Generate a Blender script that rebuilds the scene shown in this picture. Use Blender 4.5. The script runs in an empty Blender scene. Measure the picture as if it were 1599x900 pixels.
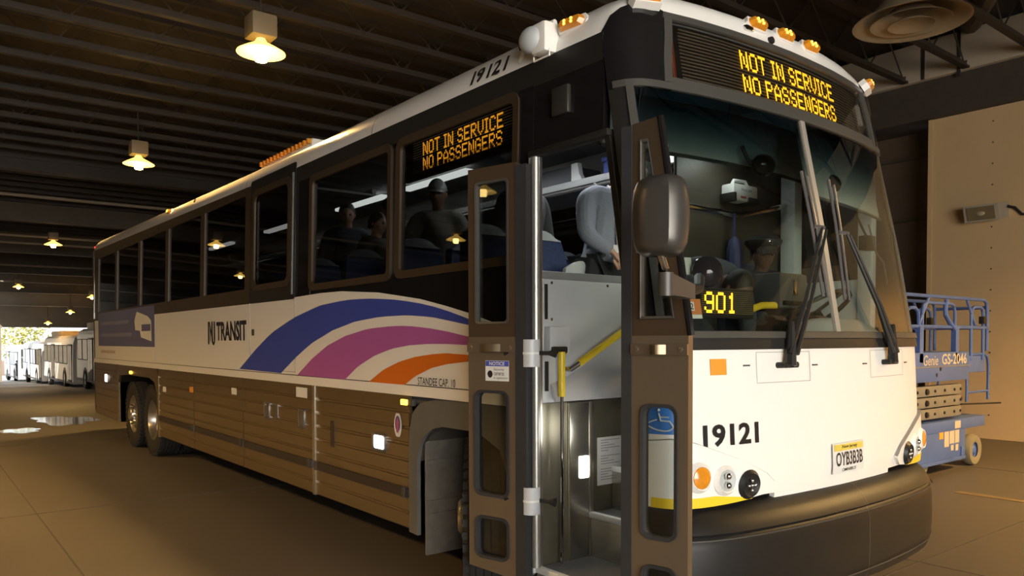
import bpy, bmesh, math, random
from mathutils import Vector, Matrix, geometry
random.seed(7)
PI = math.pi
SC = bpy.context.scene
COL = SC.collection

# ---------------------------------------------------------------- camera, world, light, exposure
cam_d = bpy.data.cameras.new('camera'); cam = bpy.data.objects.new('camera', cam_d); COL.objects.link(cam)
cam_d.sensor_width = 36.0; cam_d.lens = 1201.157 / 1599 * 36; cam_d.shift_y = (566.9 - 450) / 1599
cam_d.clip_end = 600
_yaw, _pitch, _roll = 2.47499, -0.02951, -0.0029
def cam_matrix(loc, yaw, pitch, roll):
    f = Vector((math.cos(yaw)*math.cos(pitch), math.sin(yaw)*math.cos(pitch), math.sin(pitch)))
    r = Vector((math.sin(yaw), -math.cos(yaw), 0)); u = r.cross(f)
    r2 = r*math.cos(roll) + u*math.sin(roll); u2 = -r*math.sin(roll) + u*math.cos(roll)
    m = Matrix((r2, u2, -f)).transposed().to_4x4(); m.translation = loc
    return m
cam.matrix_world = cam_matrix(Vector((2.229, -4.058, 1.682)), _yaw, _pitch, _roll)
SC.camera = cam
SC.view_settings.view_transform = 'Standard'; SC.view_settings.look = 'None'
SC.view_settings.gamma = 1.0; SC.view_settings.use_curve_mapping = False
SC.view_settings.exposure = 0.0

SODIUM = (1.0, 0.60, 0.20)
LAMP_W = 1350.0
DAY_W = 1650.0
w = bpy.data.worlds.new('sky'); SC.world = w; w.use_nodes = True
_bg = w.node_tree.nodes['Background']; _bg.inputs[0].default_value = (0.86, 0.93, 1.0, 1); _bg.inputs[1].default_value = 2.6
def light(name, kind, loc, energy, color, aim=None, **kw):
    d = bpy.data.lights.new(name, kind); d.energy = energy; d.color = color
    for k, v in kw.items(): setattr(d, k, v)
    o = bpy.data.objects.new(name, d); COL.objects.link(o); o.location = loc
    if aim is not None:
        o.rotation_euler = (Vector(aim) - Vector(loc)).to_track_quat('-Z', 'Y').to_euler()
    return o
light('sun', 'SUN', (60, -70, 80), 12.0, (1.0, 0.95, 0.85), (0, 0, 0), angle=0.01)
# daylight entering by the open doorway behind the camera
light('daylight', 'AREA', (10.6, -5.0, 2.4), DAY_W, (1.0, 0.94, 0.84), (-2, -1.0, 1.8), shape='RECTANGLE', size=9.0, size_y=4.2)

# ---------------------------------------------------------------- materials
MATS = {}
def mat(name, col, rough=0.5, metal=0.0, noise=0.06, nscale=6.0, bump=0.0, bscale=40.0, emit=None, estr=0.0, coat=0.0, col2=None, stretch=None):
    if name in MATS: return MATS[name]
    m = bpy.data.materials.new(name); m.use_nodes = True; MATS[name] = m
    nt = m.node_tree; b = nt.nodes['Principled BSDF']
    b.inputs['Roughness'].default_value = rough; b.inputs['Metallic'].default_value = metal
    b.inputs['Coat Weight'].default_value = coat; b.inputs['Coat Roughness'].default_value = 0.06
    tc = nt.nodes.new('ShaderNodeTexCoord'); no = nt.nodes.new('ShaderNodeTexNoise')
    no.inputs['Scale'].default_value = nscale; no.inputs['Detail'].default_value = 4
    src = tc.outputs['Object']
    if stretch:
        mp = nt.nodes.new('ShaderNodeMapping'); mp.inputs['Scale'].default_value = stretch
        nt.links.new(src, mp.inputs[0]); src = mp.outputs[0]
    nt.links.new(src, no.inputs['Vector'])
    mx = nt.nodes.new('ShaderNodeMix'); mx.data_type = 'RGBA'
    c2 = col2 if col2 else tuple(max(0, c*(1-noise*3)) for c in col)
    mx.inputs['A'].default_value = (*col, 1); mx.inputs['B'].default_value = (*c2, 1)
    nt.links.new(no.outputs['Fac'], mx.inputs['Factor']); nt.links.new(mx.outputs['Result'], b.inputs['Base Color'])
    if bump:
        n2 = nt.nodes.new('ShaderNodeTexNoise'); n2.inputs['Scale'].default_value = bscale
        nt.links.new(src, n2.inputs['Vector'])
        bp = nt.nodes.new('ShaderNodeBump'); bp.inputs['Strength'].default_value = bump; bp.inputs['Distance'].default_value = 0.01
        nt.links.new(n2.outputs['Fac'], bp.inputs['Height']); nt.links.new(bp.outputs['Normal'], b.inputs['Normal'])
    if emit:
        b.inputs['Emission Color'].default_value = (*emit, 1); b.inputs['Emission Strength'].default_value = estr
    return m
def glass(name, tint, rough=0.01, band=None, refl=1.0):
    """thin tinted pane: clear transmission plus mirror reflection; band = (z0, z1, top tint) for a shaded top edge"""
    m = bpy.data.materials.new(name); m.use_nodes = True; MATS[name] = m
    nt = m.node_tree; nt.nodes.clear()
    out = nt.nodes.new('ShaderNodeOutputMaterial'); mix = nt.nodes.new('ShaderNodeMixShader')
    tr = nt.nodes.new('ShaderNodeBsdfTransparent'); gl = nt.nodes.new('ShaderNodeBsdfGlossy'); gl.inputs['Roughness'].default_value = rough
    gl.inputs['Color'].default_value = (refl, refl, refl, 1)
    fr = nt.nodes.new('ShaderNodeFresnel'); geo = nt.nodes.new('ShaderNodeNewGeometry')
    io = nt.nodes.new('ShaderNodeMapRange'); io.inputs['To Min'].default_value = 1.45; io.inputs['To Max'].default_value = 1/1.45
    nt.links.new(geo.outputs['Backfacing'], io.inputs['Value']); nt.links.new(io.outputs['Result'], fr.inputs['IOR'])
    no = nt.nodes.new('ShaderNodeTexNoise'); no.inputs['Scale'].default_value = 3
    tc = nt.nodes.new('ShaderNodeTexCoord'); nt.links.new(tc.outputs['Object'], no.inputs['Vector'])
    mx = nt.nodes.new('ShaderNodeMix'); mx.data_type = 'RGBA'
    mx.inputs['A'].default_value = (*tint, 1); mx.inputs['B'].default_value = (*[t*0.94 for t in tint], 1)
    nt.links.new(no.outputs['Fac'], mx.inputs['Factor'])
    col = mx.outputs['Result']
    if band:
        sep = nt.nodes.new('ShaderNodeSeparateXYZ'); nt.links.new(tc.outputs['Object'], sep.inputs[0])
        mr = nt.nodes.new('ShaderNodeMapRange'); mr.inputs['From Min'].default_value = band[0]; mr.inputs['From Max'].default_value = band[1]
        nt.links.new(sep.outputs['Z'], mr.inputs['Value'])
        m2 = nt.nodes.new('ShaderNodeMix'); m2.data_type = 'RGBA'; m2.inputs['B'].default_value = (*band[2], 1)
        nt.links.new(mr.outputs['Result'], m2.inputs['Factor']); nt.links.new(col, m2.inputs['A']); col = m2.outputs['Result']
    nt.links.new(col, tr.inputs['Color'])
    nt.links.new(fr.outputs['Fac'], mix.inputs['Fac']); nt.links.new(tr.outputs[0], mix.inputs[1]); nt.links.new(gl.outputs[0], mix.inputs[2])
    nt.links.new(mix.outputs[0], out.inputs['Surface'])
    return m
WHITE = mat('white_paint', (0.80, 0.775, 0.73), 0.28, noise=0.01, coat=0.35)
BRONZE = mat('bronze_paint', (0.205, 0.142, 0.070), 0.30, 0.55, noise=0.05, nscale=2.5, coat=0.15)
BRONZED = mat('door_bronze', (0.165, 0.128, 0.088), 0.34, 0.5, noise=0.03, nscale=3)
FRAMEB = mat('window_frame_bronze', (0.062, 0.041, 0.025), 0.42, 0.3, noise=0.05)
BLACKG = mat('gloss_black', (0.012, 0.011, 0.011), 0.08, noise=0.05)
BLACKM = mat('satin_black', (0.020, 0.019, 0.018), 0.42, noise=0.08, nscale=12)
BUMPERM = mat('bumper_rubber', (0.013, 0.012, 0.011), 0.45, noise=0.1, nscale=8, bump=0.05, bscale=200)
RUBBER = mat('rubber', (0.030, 0.030, 0.032), 0.7, noise=0.1, nscale=10, bump=0.1, bscale=60)
TRIMG = mat('grey_trim', (0.070, 0.066, 0.058), 0.4, 0.1, noise=0.06)
TYRE = mat('tyre', (0.030, 0.028, 0.026), 0.75, noise=0.15, nscale=12, bump=0.2, bscale=30)
ALUM = mat('polished_aluminium', (0.62, 0.58, 0.52), 0.28, 0.95, noise=0.06, nscale=8)
STEEL = mat('brushed_steel', (0.62, 0.60, 0.53), 0.26, 0.95, noise=0.10, nscale=5, stretch=(1, 1, 12))
CHROME = mat('chrome', (0.75, 0.74, 0.72), 0.1, 1.0, noise=0.02)
GREYP = mat('grey_plastic', (0.46, 0.475, 0.50), 0.38, noise=0.04, nscale=4)
GREYD = mat('dark_grey_plastic', (0.085, 0.088, 0.092), 0.45, noise=0.08)
GREYW = mat('pale_grey_lining', (0.46, 0.48, 0.48), 0.5, noise=0.05)
YELLOW = mat('yellow_rail', (0.80, 0.58, 0.03), 0.35, noise=0.03)
BLUEA = mat('blue_vinyl', (0.048, 0.075, 0.38), 0.3, noise=0.02, coat=0.2)
MAGA = mat('magenta_vinyl', (0.42, 0.11, 0.36), 0.3, noise=0.02, coat=0.2)
ORGA = mat('orange_vinyl', (0.66, 0.155, 0.012), 0.3, noise=0.02, coat=0.2)
ORGSQ = mat('orange_sticker', (0.75, 0.30, 0.03), 0.4, noise=0.03)
BLKV = mat('black_vinyl', (0.015, 0.014, 0.014), 0.35, noise=0.02)
AMBER = mat('amber_lens', (0.75, 0.28, 0.02), 0.15, noise=0.15, nscale=60, emit=(1.0, 0.36, 0.02), estr=0.05, coat=0.5)
AMBERL = mat('amber_led', (1.0, 0.6, 0.1), 0.3, noise=0.02, emit=(1.0, 0.50, 0.05), estr=5.0)
LEDM = mat('sign_led', (1.0, 0.5, 0.05), 0.4, noise=0.02, emit=(1.0, 0.47, 0.02), estr=4.5)
LEDS = mat('side_sign_led', (1.0, 0.5, 0.05), 0.4, noise=0.02, emit=(1.0, 0.40, 0.02), estr=1.5)
WLAMP = mat('lit_white_lens', (1, 1, 1), 0.3, noise=0.01, emit=(1.0, 0.97, 0.9), estr=6.0)
TUBEL = mat('fluorescent_tube', (1, 1, 1), 0.3, noise=0.01, emit=(0.90, 0.97, 1.0), estr=2.6)
SEATB = mat('blue_seat_cloth', (0.030, 0.050, 0.130), 0.9, noise=0.2, nscale=40)
SEATT = mat('grey_seat_vinyl', (0.24, 0.25, 0.24), 0.6, noise=0.06)
SEATS = mat('slate_seat_cloth', (0.055, 0.068, 0.105), 0.85, noise=0.12, nscale=30)
PAPER = mat('white_paper', (0.66, 0.66, 0.64), 0.7, noise=0.03)
INTD = mat('interior_dark', (0.05, 0.047, 0.042), 0.7, noise=0.15)
FLOORV = mat('bus_floor_vinyl', (0.13, 0.13, 0.135), 0.55, noise=0.15, nscale=80)
DARKGLASS = glass('dark_tinted_glass', (0.32, 0.31, 0.30), refl=.7)
MIDGLASS = glass('tinted_glass', (0.50, 0.50, 0.48), refl=.8)
DOORGLASS = glass('door_glass', (0.74, 0.77, 0.765))
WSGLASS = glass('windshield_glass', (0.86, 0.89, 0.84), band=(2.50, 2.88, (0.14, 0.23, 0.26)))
CLEARG = glass('clear_lens_glass', (0.9, 0.92, 0.92))
SIGNGLASS = glass('sign_glass', (0.80, 0.78, 0.74))

for m_ in (BLACKG, BLACKM, BUMPERM, RUBBER, TRIMG, TYRE): m_.node_tree.nodes['Principled BSDF'].inputs['Specular IOR Level'].default_value = .28
# ---------------------------------------------------------------- mesh helpers
class MB:
    def __init__(s): s.v = []; s.f = []
    def add(s, vs, fs):
        o = len(s.v); s.v += [tuple(p) for p in vs]; s.f += [tuple(i+o for i in f) for f in fs]; return s
    def box(s, x0, x1, y0, y1, z0, z1, ch=0.0):
        """axis box, edges chamfered by ch"""
        if ch <= 0:
            P = [(x, y, z) for x in (x0, x1) for y in (y0, y1) for z in (z0, z1)]
            return s.add(P, [(0,1,3,2),(4,6,7,5),(0,4,5,1),(2,3,7,6),(0,2,6,4),(1,5,7,3)])
        bm = bmesh.new(); bmesh.ops.create_cube(bm, size=1)
        for v in bm.verts: v.co = Vector(((x0+x1)/2+v.co.x*(x1-x0), (y0+y1)/2+v.co.y*(y1-y0), (z0+z1)/2+v.co.z*(z1-z0)))
        bmesh.ops.bevel(bm, geom=bm.edges[:], offset=ch, segments=2, affect='EDGES', profile=0.6)
        return s.bm(bm)
    def bm(s, b):
        b.verts.ensure_lookup_table(); b.verts.index_update()
        s.add([v.co[:] for v in b.verts], [[v.index for v in f.verts] for f in b.faces]); b.free(); return s
    def tube(s, path, r, n=10, closed=False, caps=True):
        P = [Vector(p) for p in path]; rr = r if isinstance(r, (list, tuple)) else [r]*len(P)
        rings = []; up = Vector((0, 0, 1)); prev = None
        for i, p in enumerate(P):
            a = P[i-1] if (i > 0 or closed) else p; b = P[(i+1) % len(P)] if (i < len(P)-1 or closed) else p
            t = (b-a).normalized() if (b-a).length > 1e-9 else Vector((0, 0, 1))
            if prev is None:
                ref = up if abs(t.z) < 0.9 else Vector((1, 0, 0)); nx = ref.cross(t).normalized()
            else:
                nx = (prev - t*prev.dot(t)); nx = nx.normalized() if nx.length > 1e-6 else Vector((1, 0, 0))
            prev = nx; ny = t.cross(nx)
            rings.append([p + nx*rr[i]*math.cos(2*PI*k/n) + ny*rr[i]*math.sin(2*PI*k/n) for k in range(n)])
        o = len(s.v)
        for ring in rings: s.v += [tuple(q) for q in ring]
        m = len(rings)
        for i in range(m if closed else m-1):
            for k in range(n):
                a = o+i*n+k; b = o+i*n+(k+1) % n; c = o+((i+1) % m)*n+(k+1) % n; d = o+((i+1) % m)*n+k
                s.f.append((a, b, c, d))
        if caps and not closed:
            s.f.append(tuple(o+k for k in reversed(range(n)))); s.f.append(tuple(o+(m-1)*n+k for k in range(n)))
        return s
    def lathe(s, prof, org, axis=(0, 0, 1), n=24):
        """prof: list of (radius, distance along axis)"""
        A = Vector(axis).normalized(); ref = Vector((0, 0, 1)) if abs(A.z) < 0.9 else Vector((1, 0, 0))
        X = ref.cross(A).normalized(); Y = A.cross(X); O = Vector(org); o = len(s.v)
        for r, h in prof:
            for k in range(n):
                s.v.append(tuple(O + A*h + (X*math.cos(2*PI*k/n) + Y*math.sin(2*PI*k/n))*max(r, 1e-5)))
        for i in range(len(prof)-1):
            for k in range(n):
                a = o+i*n+k; b = o+i*n+(k+1) % n; s.f.append((a, b, b+n, a+n))
        return s
    def poly(s, pts, t=None):
        """flat polygon (3-D points); t = thickness vector makes a slab"""
        P = [Vector(p) for p in pts]
        tri = geometry.tessellate_polygon([P])
        if t is None: return s.add(P, tri)
        T = Vector(t); n = len(P)
        fs = [tuple(f) for f in tri] + [tuple(n+i for i in reversed(f)) for f in tri] + [(i, (i+1) % n, n+(i+1) % n, n+i) for i in range(n)]
        return s.add(P + [p+T for p in P], fs)
    def shell(s, fn, us, vs, t=0.02, off=0.0):
        """closed slab that follows fn(u, v, offset)"""
        nu, nv = len(us), len(vs); o = len(s.v)
        for d in (off, off-t):
            for u in us:
                for v in vs: s.v.append(tuple(fn(u, v, d)))
        N = nu*nv
        I = lambda k, i, j: o + k*N + i*nv + j
        for i in range(nu-1):
            for j in range(nv-1):
                s.f.append((I(0,i,j), I(0,i+1,j), I(0,i+1,j+1), I(0,i,j+1)))
                s.f.append((I(1,i,j), I(1,i,j+1), I(1,i+1,j+1), I(1,i+1,j)))
        for i in range(nu-1):
            s.f.append((I(0,i,0), I(1,i,0), I(1,i+1,0), I(0,i+1,0))); s.f.append((I(0,i,nv-1), I(0,i+1,nv-1), I(1,i+1,nv-1), I(1,i,nv-1)))
        for j in range(nv-1):
            s.f.append((I(0,0,j), I(0,0,j+1), I(1,0,j+1), I(1,0,j))); s.f.append((I(0,nu-1,j), I(1,nu-1,j), I(1,nu-1,j+1), I(0,nu-1,j+1)))
        return s
    def sphere(s, c, r, nu=14, nv=9):
        rx, ry, rz = r if isinstance(r, (tuple, list)) else (r, r, r)
        o = len(s.v)
        for j in range(nv+1):
            a = PI*j/nv
            for k in range(nu):
                b = 2*PI*k/nu
                s.v.append((c[0]+rx*math.sin(a)*math.cos(b), c[1]+ry*math.sin(a)*math.sin(b), c[2]+rz*math.cos(a)))
        for j in range(nv):
            for k in range(nu):
                s.f.append((o+j*nu+k, o+(j+1)*nu+k, o+(j+1)*nu+(k+1) % nu, o+j*nu+(k+1) % nu))
        return s
    def strip(s, A, B, t=None):
        """ribbon between two point rows; t thickness vector"""
        n = len(A)
        if t is None:
            return s.add(list(A)+list(B), [(i, i+1, n+i+1, n+i) for i in range(n-1)])
        T = Vector(t); V = [Vector(p) for p in list(A)+list(B)]; V += [p+T for p in V]
        fs = []
        for i in range(n-1):
            fs += [(i, i+1, n+i+1, n+i), (2*n+i, 3*n+i, 3*n+i+1, 2*n+i+1), (i, 2*n+i, 2*n+i+1, i+1), (n+i, n+i+1, 3*n+i+1, 3*n+i)]
        fs += [(0, n, 3*n, 2*n), (n-1, 3*n-1, 4*n-1, 2*n-1)]
        return s.add(V, fs)
    def ring(s, outer, inner, t):
        """frame between two closed loops of equal count, thickness vector t"""
        n = len(outer); T = Vector(t)
        V = [Vector(p) for p in outer]+[Vector(p) for p in inner]; V += [p+T for p in V]
        fs = []
        for i in range(n):
            j = (i+1) % n
            fs += [(i, j, n+j, n+i), (2*n+i, 3*n+i, 3*n+j, 2*n+j), (i, 2*n+i, 2*n+j, j), (n+i, n+j, 3*n+j, 3*n+i)]
        return s.add(V, fs)
def mesh_from(mb, name, smooth=35):
    me = bpy.data.meshes.new(name); me.from_pydata(mb.v, [], mb.f)
    bm = bmesh.new(); bm.from_mesh(me); bmesh.ops.remove_doubles(bm, verts=bm.verts, dist=1e-5)
    bmesh.ops.recalc_face_normals(bm, faces=bm.faces); bm.to_mesh(me); bm.free()
    if smooth:
        for p in me.polygons: p.use_smooth = True
        me.set_sharp_from_angle(angle=math.radians(smooth))
    return me
def wloc(o):
    v = Vector((0, 0, 0))
    while o: v += o.location; o = o.parent
    return v
def obj(name, mb, m, parent=None, smooth=35, local=False):
    me = mb if isinstance(mb, bpy.types.Mesh) else mesh_from(mb, name, smooth)
    if not me.materials: me.materials.append(m)
    o = bpy.data.objects.new(name, me); COL.objects.link(o)
    if parent:
        o.parent = parent
        if not local: o.location = -wloc(parent)
    return o
def thing(name, label, cat, loc=(0, 0, 0), rz=0.0, group=None):
    o = bpy.data.objects.new(name, None); COL.objects.link(o); o.location = loc; o.rotation_euler = (0, 0, rz)
    o.empty_display_size = 0.1
    return tag(o, label, cat, group)
def tag(o, label, cat, group=None):
    o['label'] = label; o['category'] = cat
    if group: o['group'] = group
    return o
def struct(name, mb, m, smooth=35):
    o = obj(name, mb, m, None, smooth); o['kind'] = 'structure'; return o
def copy_tree(o, parent=None):
    c = o.copy(); COL.objects.link(c)
    if parent: c.parent = parent
    for ch in list(o.children): copy_tree(ch, c)
    return c
def lerp(tab, t):
    if t <= tab[0][0]: return tab[0][1]
    for (a, va), (b, vb) in zip(tab, tab[1:]):
        if t <= b: return va + (vb-va)*(t-a)/(b-a)
    return tab[-1][1]
def lin(a, b, n): return [a + (b-a)*i/(n-1) for i in range(n)]
def rrect(x0, x1, z0, z1, r, n=5):
    P = []
    for cx, cz, a0 in ((x1-r, z1-r, 0), (x0+r, z1-r, 90), (x0+r, z0+r, 180), (x1-r, z0+r, 270)):
        for i in range(n+1):
            a = math.radians(a0 + 90*i/n); P.append((cx+r*math.cos(a), cz+r*math.sin(a)))
    return P
def text_mesh(s, h, w_, fn, bold=0.0, name='text'):
    """flat lettering w_ wide and h tall mapped by fn(u, v) from its lower left corner"""
    cu = bpy.data.curves.new(name, 'FONT'); cu.body = s; cu.size = 1; cu.offset = bold; cu.resolution_u = 3
    o = bpy.data.objects.new(name, cu); COL.objects.link(o)
    dg = bpy.context.evaluated_depsgraph_get(); me = bpy.data.meshes.new_from_object(o.evaluated_get(dg))
    bpy.data.objects.remove(o); bpy.data.curves.remove(cu)
    xs = [v.co.x for v in me.vertices]; ys = [v.co.y for v in me.vertices]
    x0, x1, y0, y1 = min(xs), max(xs), min(ys), max(ys)
    mb = MB().add([fn((v.co.x-x0)/(x1-x0)*w_, (v.co.y-y0)/(y1-y0)*h) for v in me.vertices], [tuple(p.vertices) for p in me.polygons])
    bpy.data.meshes.remove(me)
    return mb
FONT = {'N': '10001 11001 10101 10101 10101 10011 10001', 'O': '01110 10001 10001 10001 10001 10001 01110', 'T': '11111 00100 00100 00100 00100 00100 00100',
 'I': '111 010 010 010 010 010 111', 'S': '01110 10001 10000 01110 00001 10001 01110', 'E': '11111 10000 10000 11110 10000 10000 11111',
 'R': '11110 10001 10001 11110 10100 10010 10001', 'V': '10001 10001 10001 10001 10001 01010 00100', 'C': '01110 10001 10000 10000 10000 10001 01110',
 'P': '11110 10001 10001 11110 10000 10000 10000', 'A': '00100 01010 10001 10001 11111 10001 10001', 'G': '01110 10001 10000 10111 10001 10001 01110',
 '9': '01110 10001 10001 01111 00001 10001 01110', '0': '01110 10001 10001 10001 10001 10001 01110', '1': '00100 01100 00100 00100 00100 00100 01110', ' ': '00 00 00 00 00 00 00'}
def led_text(mb, s, fn, u0, u1, v0, v1, rep=2, fill=0.47):
    """lamps of a dot matrix, each column one letter dot, rows doubled; fn(u, v)"""
    cols = []
    for ch in s:
        rows = FONT[ch].split(); n = len(rows[0])
        cols += [[rows[r][c] for r in range(7)] for c in range(n)] + [['0']*7]
    cols = cols[:-1]; N = len(cols); pu = (u1-u0)/N; pv = (v1-v0)/(7*rep)
    for i, c in enumerate(cols):
        for r in range(7):
            if c[r] != '1': continue
            for q in range(rep):
                cu = u0+(i+.5)*pu; cv = v1-(r*rep+q+.5)*pv
                a, b = pu*fill, pv*fill
                k = .45
                mb.add([fn(cu+a*x, cv+b*y) for x, y in ((1,k),(k,1),(-k,1),(-1,k),(-1,-k),(-k,-1),(k,-1),(1,-k))], [tuple(range(8))])
    return mb

# ================================================================ HALL
FLOORM = mat('concrete_floor', (0.102, 0.085, 0.066), 0.55, noise=0.2, nscale=0.5, bump=0.05, bscale=3, col2=(0.060, 0.051, 0.042))
CEILM = mat('ceiling_deck', (0.035, 0.026, 0.018), 0.8, noise=0.2, nscale=2)
JOISTM = mat('joist_steel', (0.034, 0.025, 0.017), 0.6, 0.1, noise=0.15, nscale=3)
WALLM = mat('painted_wall', (0.50, 0.345, 0.18), 0.75, noise=0.05, nscale=1.2, bump=0.05, bscale=30)
BEAMM = mat('concrete_beam', (0.34, 0.28, 0.21), 0.8, noise=0.12, nscale=1.5, stretch=(0.3, 1, 2))
DARKW = mat('dark_brick', (0.085, 0.055, 0.033), 0.8, noise=0.15, nscale=3)
OUTG = mat('outdoor_paving', (0.55, 0.53, 0.48), 0.8, noise=0.1, nscale=0.3)
WETM = mat('wet_concrete', (0.060, 0.050, 0.038), 0.07, noise=0.2, nscale=2)
def gz(x): return 0.0 if x > -14 else -0.027*(-14-x)
xs = [16, 8, 4, 0, -4, -8, -11, -14] + [-14-4*i for i in range(1, 16)]
f = MB().shell(lambda u, v, d: Vector((u, v, gz(u)+d)), xs, lin(-22, 14, 19), 0.2)
fl = struct('floor', f, FLOORM)
struct('floor_outside', MB().shell(lambda u, v, d: Vector((u, v, gz(u)+d)), [-74, -90, -110, -140], [-40, -10, 4, 14, 40], 0.2, -0.02), OUTG)
# expansion joints cut in the slab, a worn wet patch left of the parked coach
j = MB()
for y in (-3.1, 1.9, 6.9): j.box(-13.9, 10, y, y+.012, -.001, .003)
for x in (-12.5, -6.5, -0.4, 5.5): j.box(x, x+.012, -12, 10, -.001, .003)
o = struct('trim_floor_joints', j, mat('joint_seal', (0.058, 0.050, 0.041), 0.8))
def puddle(px, py, a, b, seed, lab):
    r = random.Random(seed); pts = []
    for k in range(48):
        t = 2*PI*k/48; q = 1 + .18*math.sin(3*t+seed) + .12*math.sin(7*t+2*seed) + .05*r.random()
        pts.append((px+a*q*math.cos(t), py+b*q*math.sin(t), gz(px+a*q*math.cos(t))+.004))
    o = obj('puddle', MB().add(pts, [tuple(range(48))]), WETM); tag(o, lab, 'puddle')
puddle(-15.2, -2.4, .6, .35, 1, 'dark wet patch on the floor near the left picture edge')
puddle(-17.6, -1.3, 1.6, .55, 3, 'farther wet patch on the floor left of the rear of the coach')
# roof deck; opening over the far bays added to let sun onto parked buses
struct('ceiling', MB().box(-46, 13, -22, 14, 6.95, 7.15).box(-74, -46, -22, -9, 6.95, 7.15).box(-74, -46, -1.5, 14, 6.95, 7.15).box(-74, -70, -9, -1.5, 6.95, 7.15), CEILM)
# open web joists one metre apart across the hall
def joist(x):
    m = MB(); y0, y1 = -21.5, 13.5
    m.box(x-.055, x+.055, y0, y1, 6.20, 6.235); m.box(x-.008, x+.008, y0, y1, 6.235, 6.31)
    m.box(x-.055, x+.055, y0, y1, 6.86, 6.95)
    n = 29
    for i in range(n):
        a = y0+(y1-y0)*i/n; b = y0+(y1-y0)*(i+.5)/n; c = y0+(y1-y0)*(i+1)/n
        m.tube([(x, a, 6.25), (x, b, 6.88), (x, c, 6.25)], .014, 5)
    return m
jm = mesh_from(joist(0), 'joist', 35); jm.materials.append(JOISTM)
k = 0
for i in range(58):
    x = 6.72-1.0*i
    k += 1; o = bpy.data.objects.new('trim_joist', jm); COL.objects.link(o); o.location = (x, 0, 0); o['kind'] = 'structure'
GIRDM = mat('girder_paint', (.13, .105, .075), .7, noise=.15)
for x, zb, m_ in ((-20.3, 5.9, JOISTM), (-27.5, 5.62, GIRDM), (-36.0, 5.4, GIRDM), (-45, 5.2, GIRDM), (-54, 4.7, GIRDM), (-62, 4.2, BEAMM)):  # last girder paler: daylight from the exit put into its colour
    g = MB().box(x-.20, x+.20, -21.8, 13.8, zb, zb+.06); g.box(x-.03, x+.03, -21.8, 13.8, zb+.06, 6.6); g.box(x-.2, x+.2, -21.8, 13.8, 6.6, 6.95)
    struct('trim_girder', g, m_)
# pipes hung crosswise under the far girders
for x, z in ((-23.1, 5.75), (-31, 5.55), (-33, 5.5), (-41, 5.3), (-48.5, 5.0)):
    tag(obj('pipe', MB().tube([(x, -21.5, z), (x, 13.5, z)], .045, 8), BEAMM), 'thin pale pipe running across the hall under the ceiling', 'pipe', 'pipes across the hall under the ceiling')
# far end: header over the open exit
struct('wall_far', MB().box(-73, -72, -22, -18, -1.8, 7).box(-73, -72, 13, 14, -1.8, 7).box(-73, -72, -18, 1.95, -1.8, 7).box(-73, -72, 1.95, 13, 2.85, 7), BEAMM)
struct('wall_left', MB().box(-73, 13, -22.4, -22, -2, 7), DARKW)
struct('wall_near', MB().box(12, 12.4, -22, -11, 0, 7).box(12, 12.4, 0.5, 14, 0, 7).box(12, 12.4, -11, .5, 4.6, 7), DARKW)
# right hand wall: tan panels, dark recess, dark band, concrete beam
wl = MB(); 
wl.box(-3.9, 12, 10.2, 10.6, 0, 5.53)
wl.box(-3.97, -3.9, 10.17, 10.6, 0, 5.53)
struct('wall_right', wl, WALLM)
rv = MB()
for z in lin(.4, 5.3, 15): 
    for x in (-2.95, -1.75): rv.lathe([(0.0, -.012), (.013, -.008), (.015, .004)], (x, 10.2, z), (0, 1, 0), 8)
struct('trim_wall_bolts', rv, TRIMG)
rc = MB().box(-73, -3.9, 10.9, 11.3, -2, 7)
struct('wall_recess', rc, DARKW)
ln = MB()
for z in (5.05, 2.55, 3.9, 1.3): ln.box(-30, -3.98, 10.85, 10.93, z, z+.07)
struct('trim_recess_rails', ln, mat('rail_dark', (0.05, 0.034, 0.022), 0.6))
bm_ = MB().box(-40, 12, 10.05, 11.2, 5.53, 6.19)
struct('trim_dark_band', bm_, mat('band_dark', (0.050, 0.038, 0.028), 0.7, noise=.15))
bm_ = MB().box(-40, 12, 9.95, 11.2, 6.19, 6.85, .01)
struct('trim_concrete_beam', bm_, BEAMM)
sl = MB().box(-4.0, -3.95, 9.93, 9.96, 6.2, 6.84).box(-3.42, -3.37, 9.93, 9.96, 6.1, 6.84)
struct('trim_beam_straps', sl, mat('strap_dark', (0.02, 0.016, 0.012), 0.6))
cur = MB().box(-7.3, -6.9, 3.0, 10.2, -.01, .004)
struct('trim_floor_kerb_line', MB().box(-1.35, 6, 4.9, 5.02, 0, .006), mat('worn_yellow_line', (0.24, 0.165, 0.07), 0.7, noise=.25, nscale=4))
del cur

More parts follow.
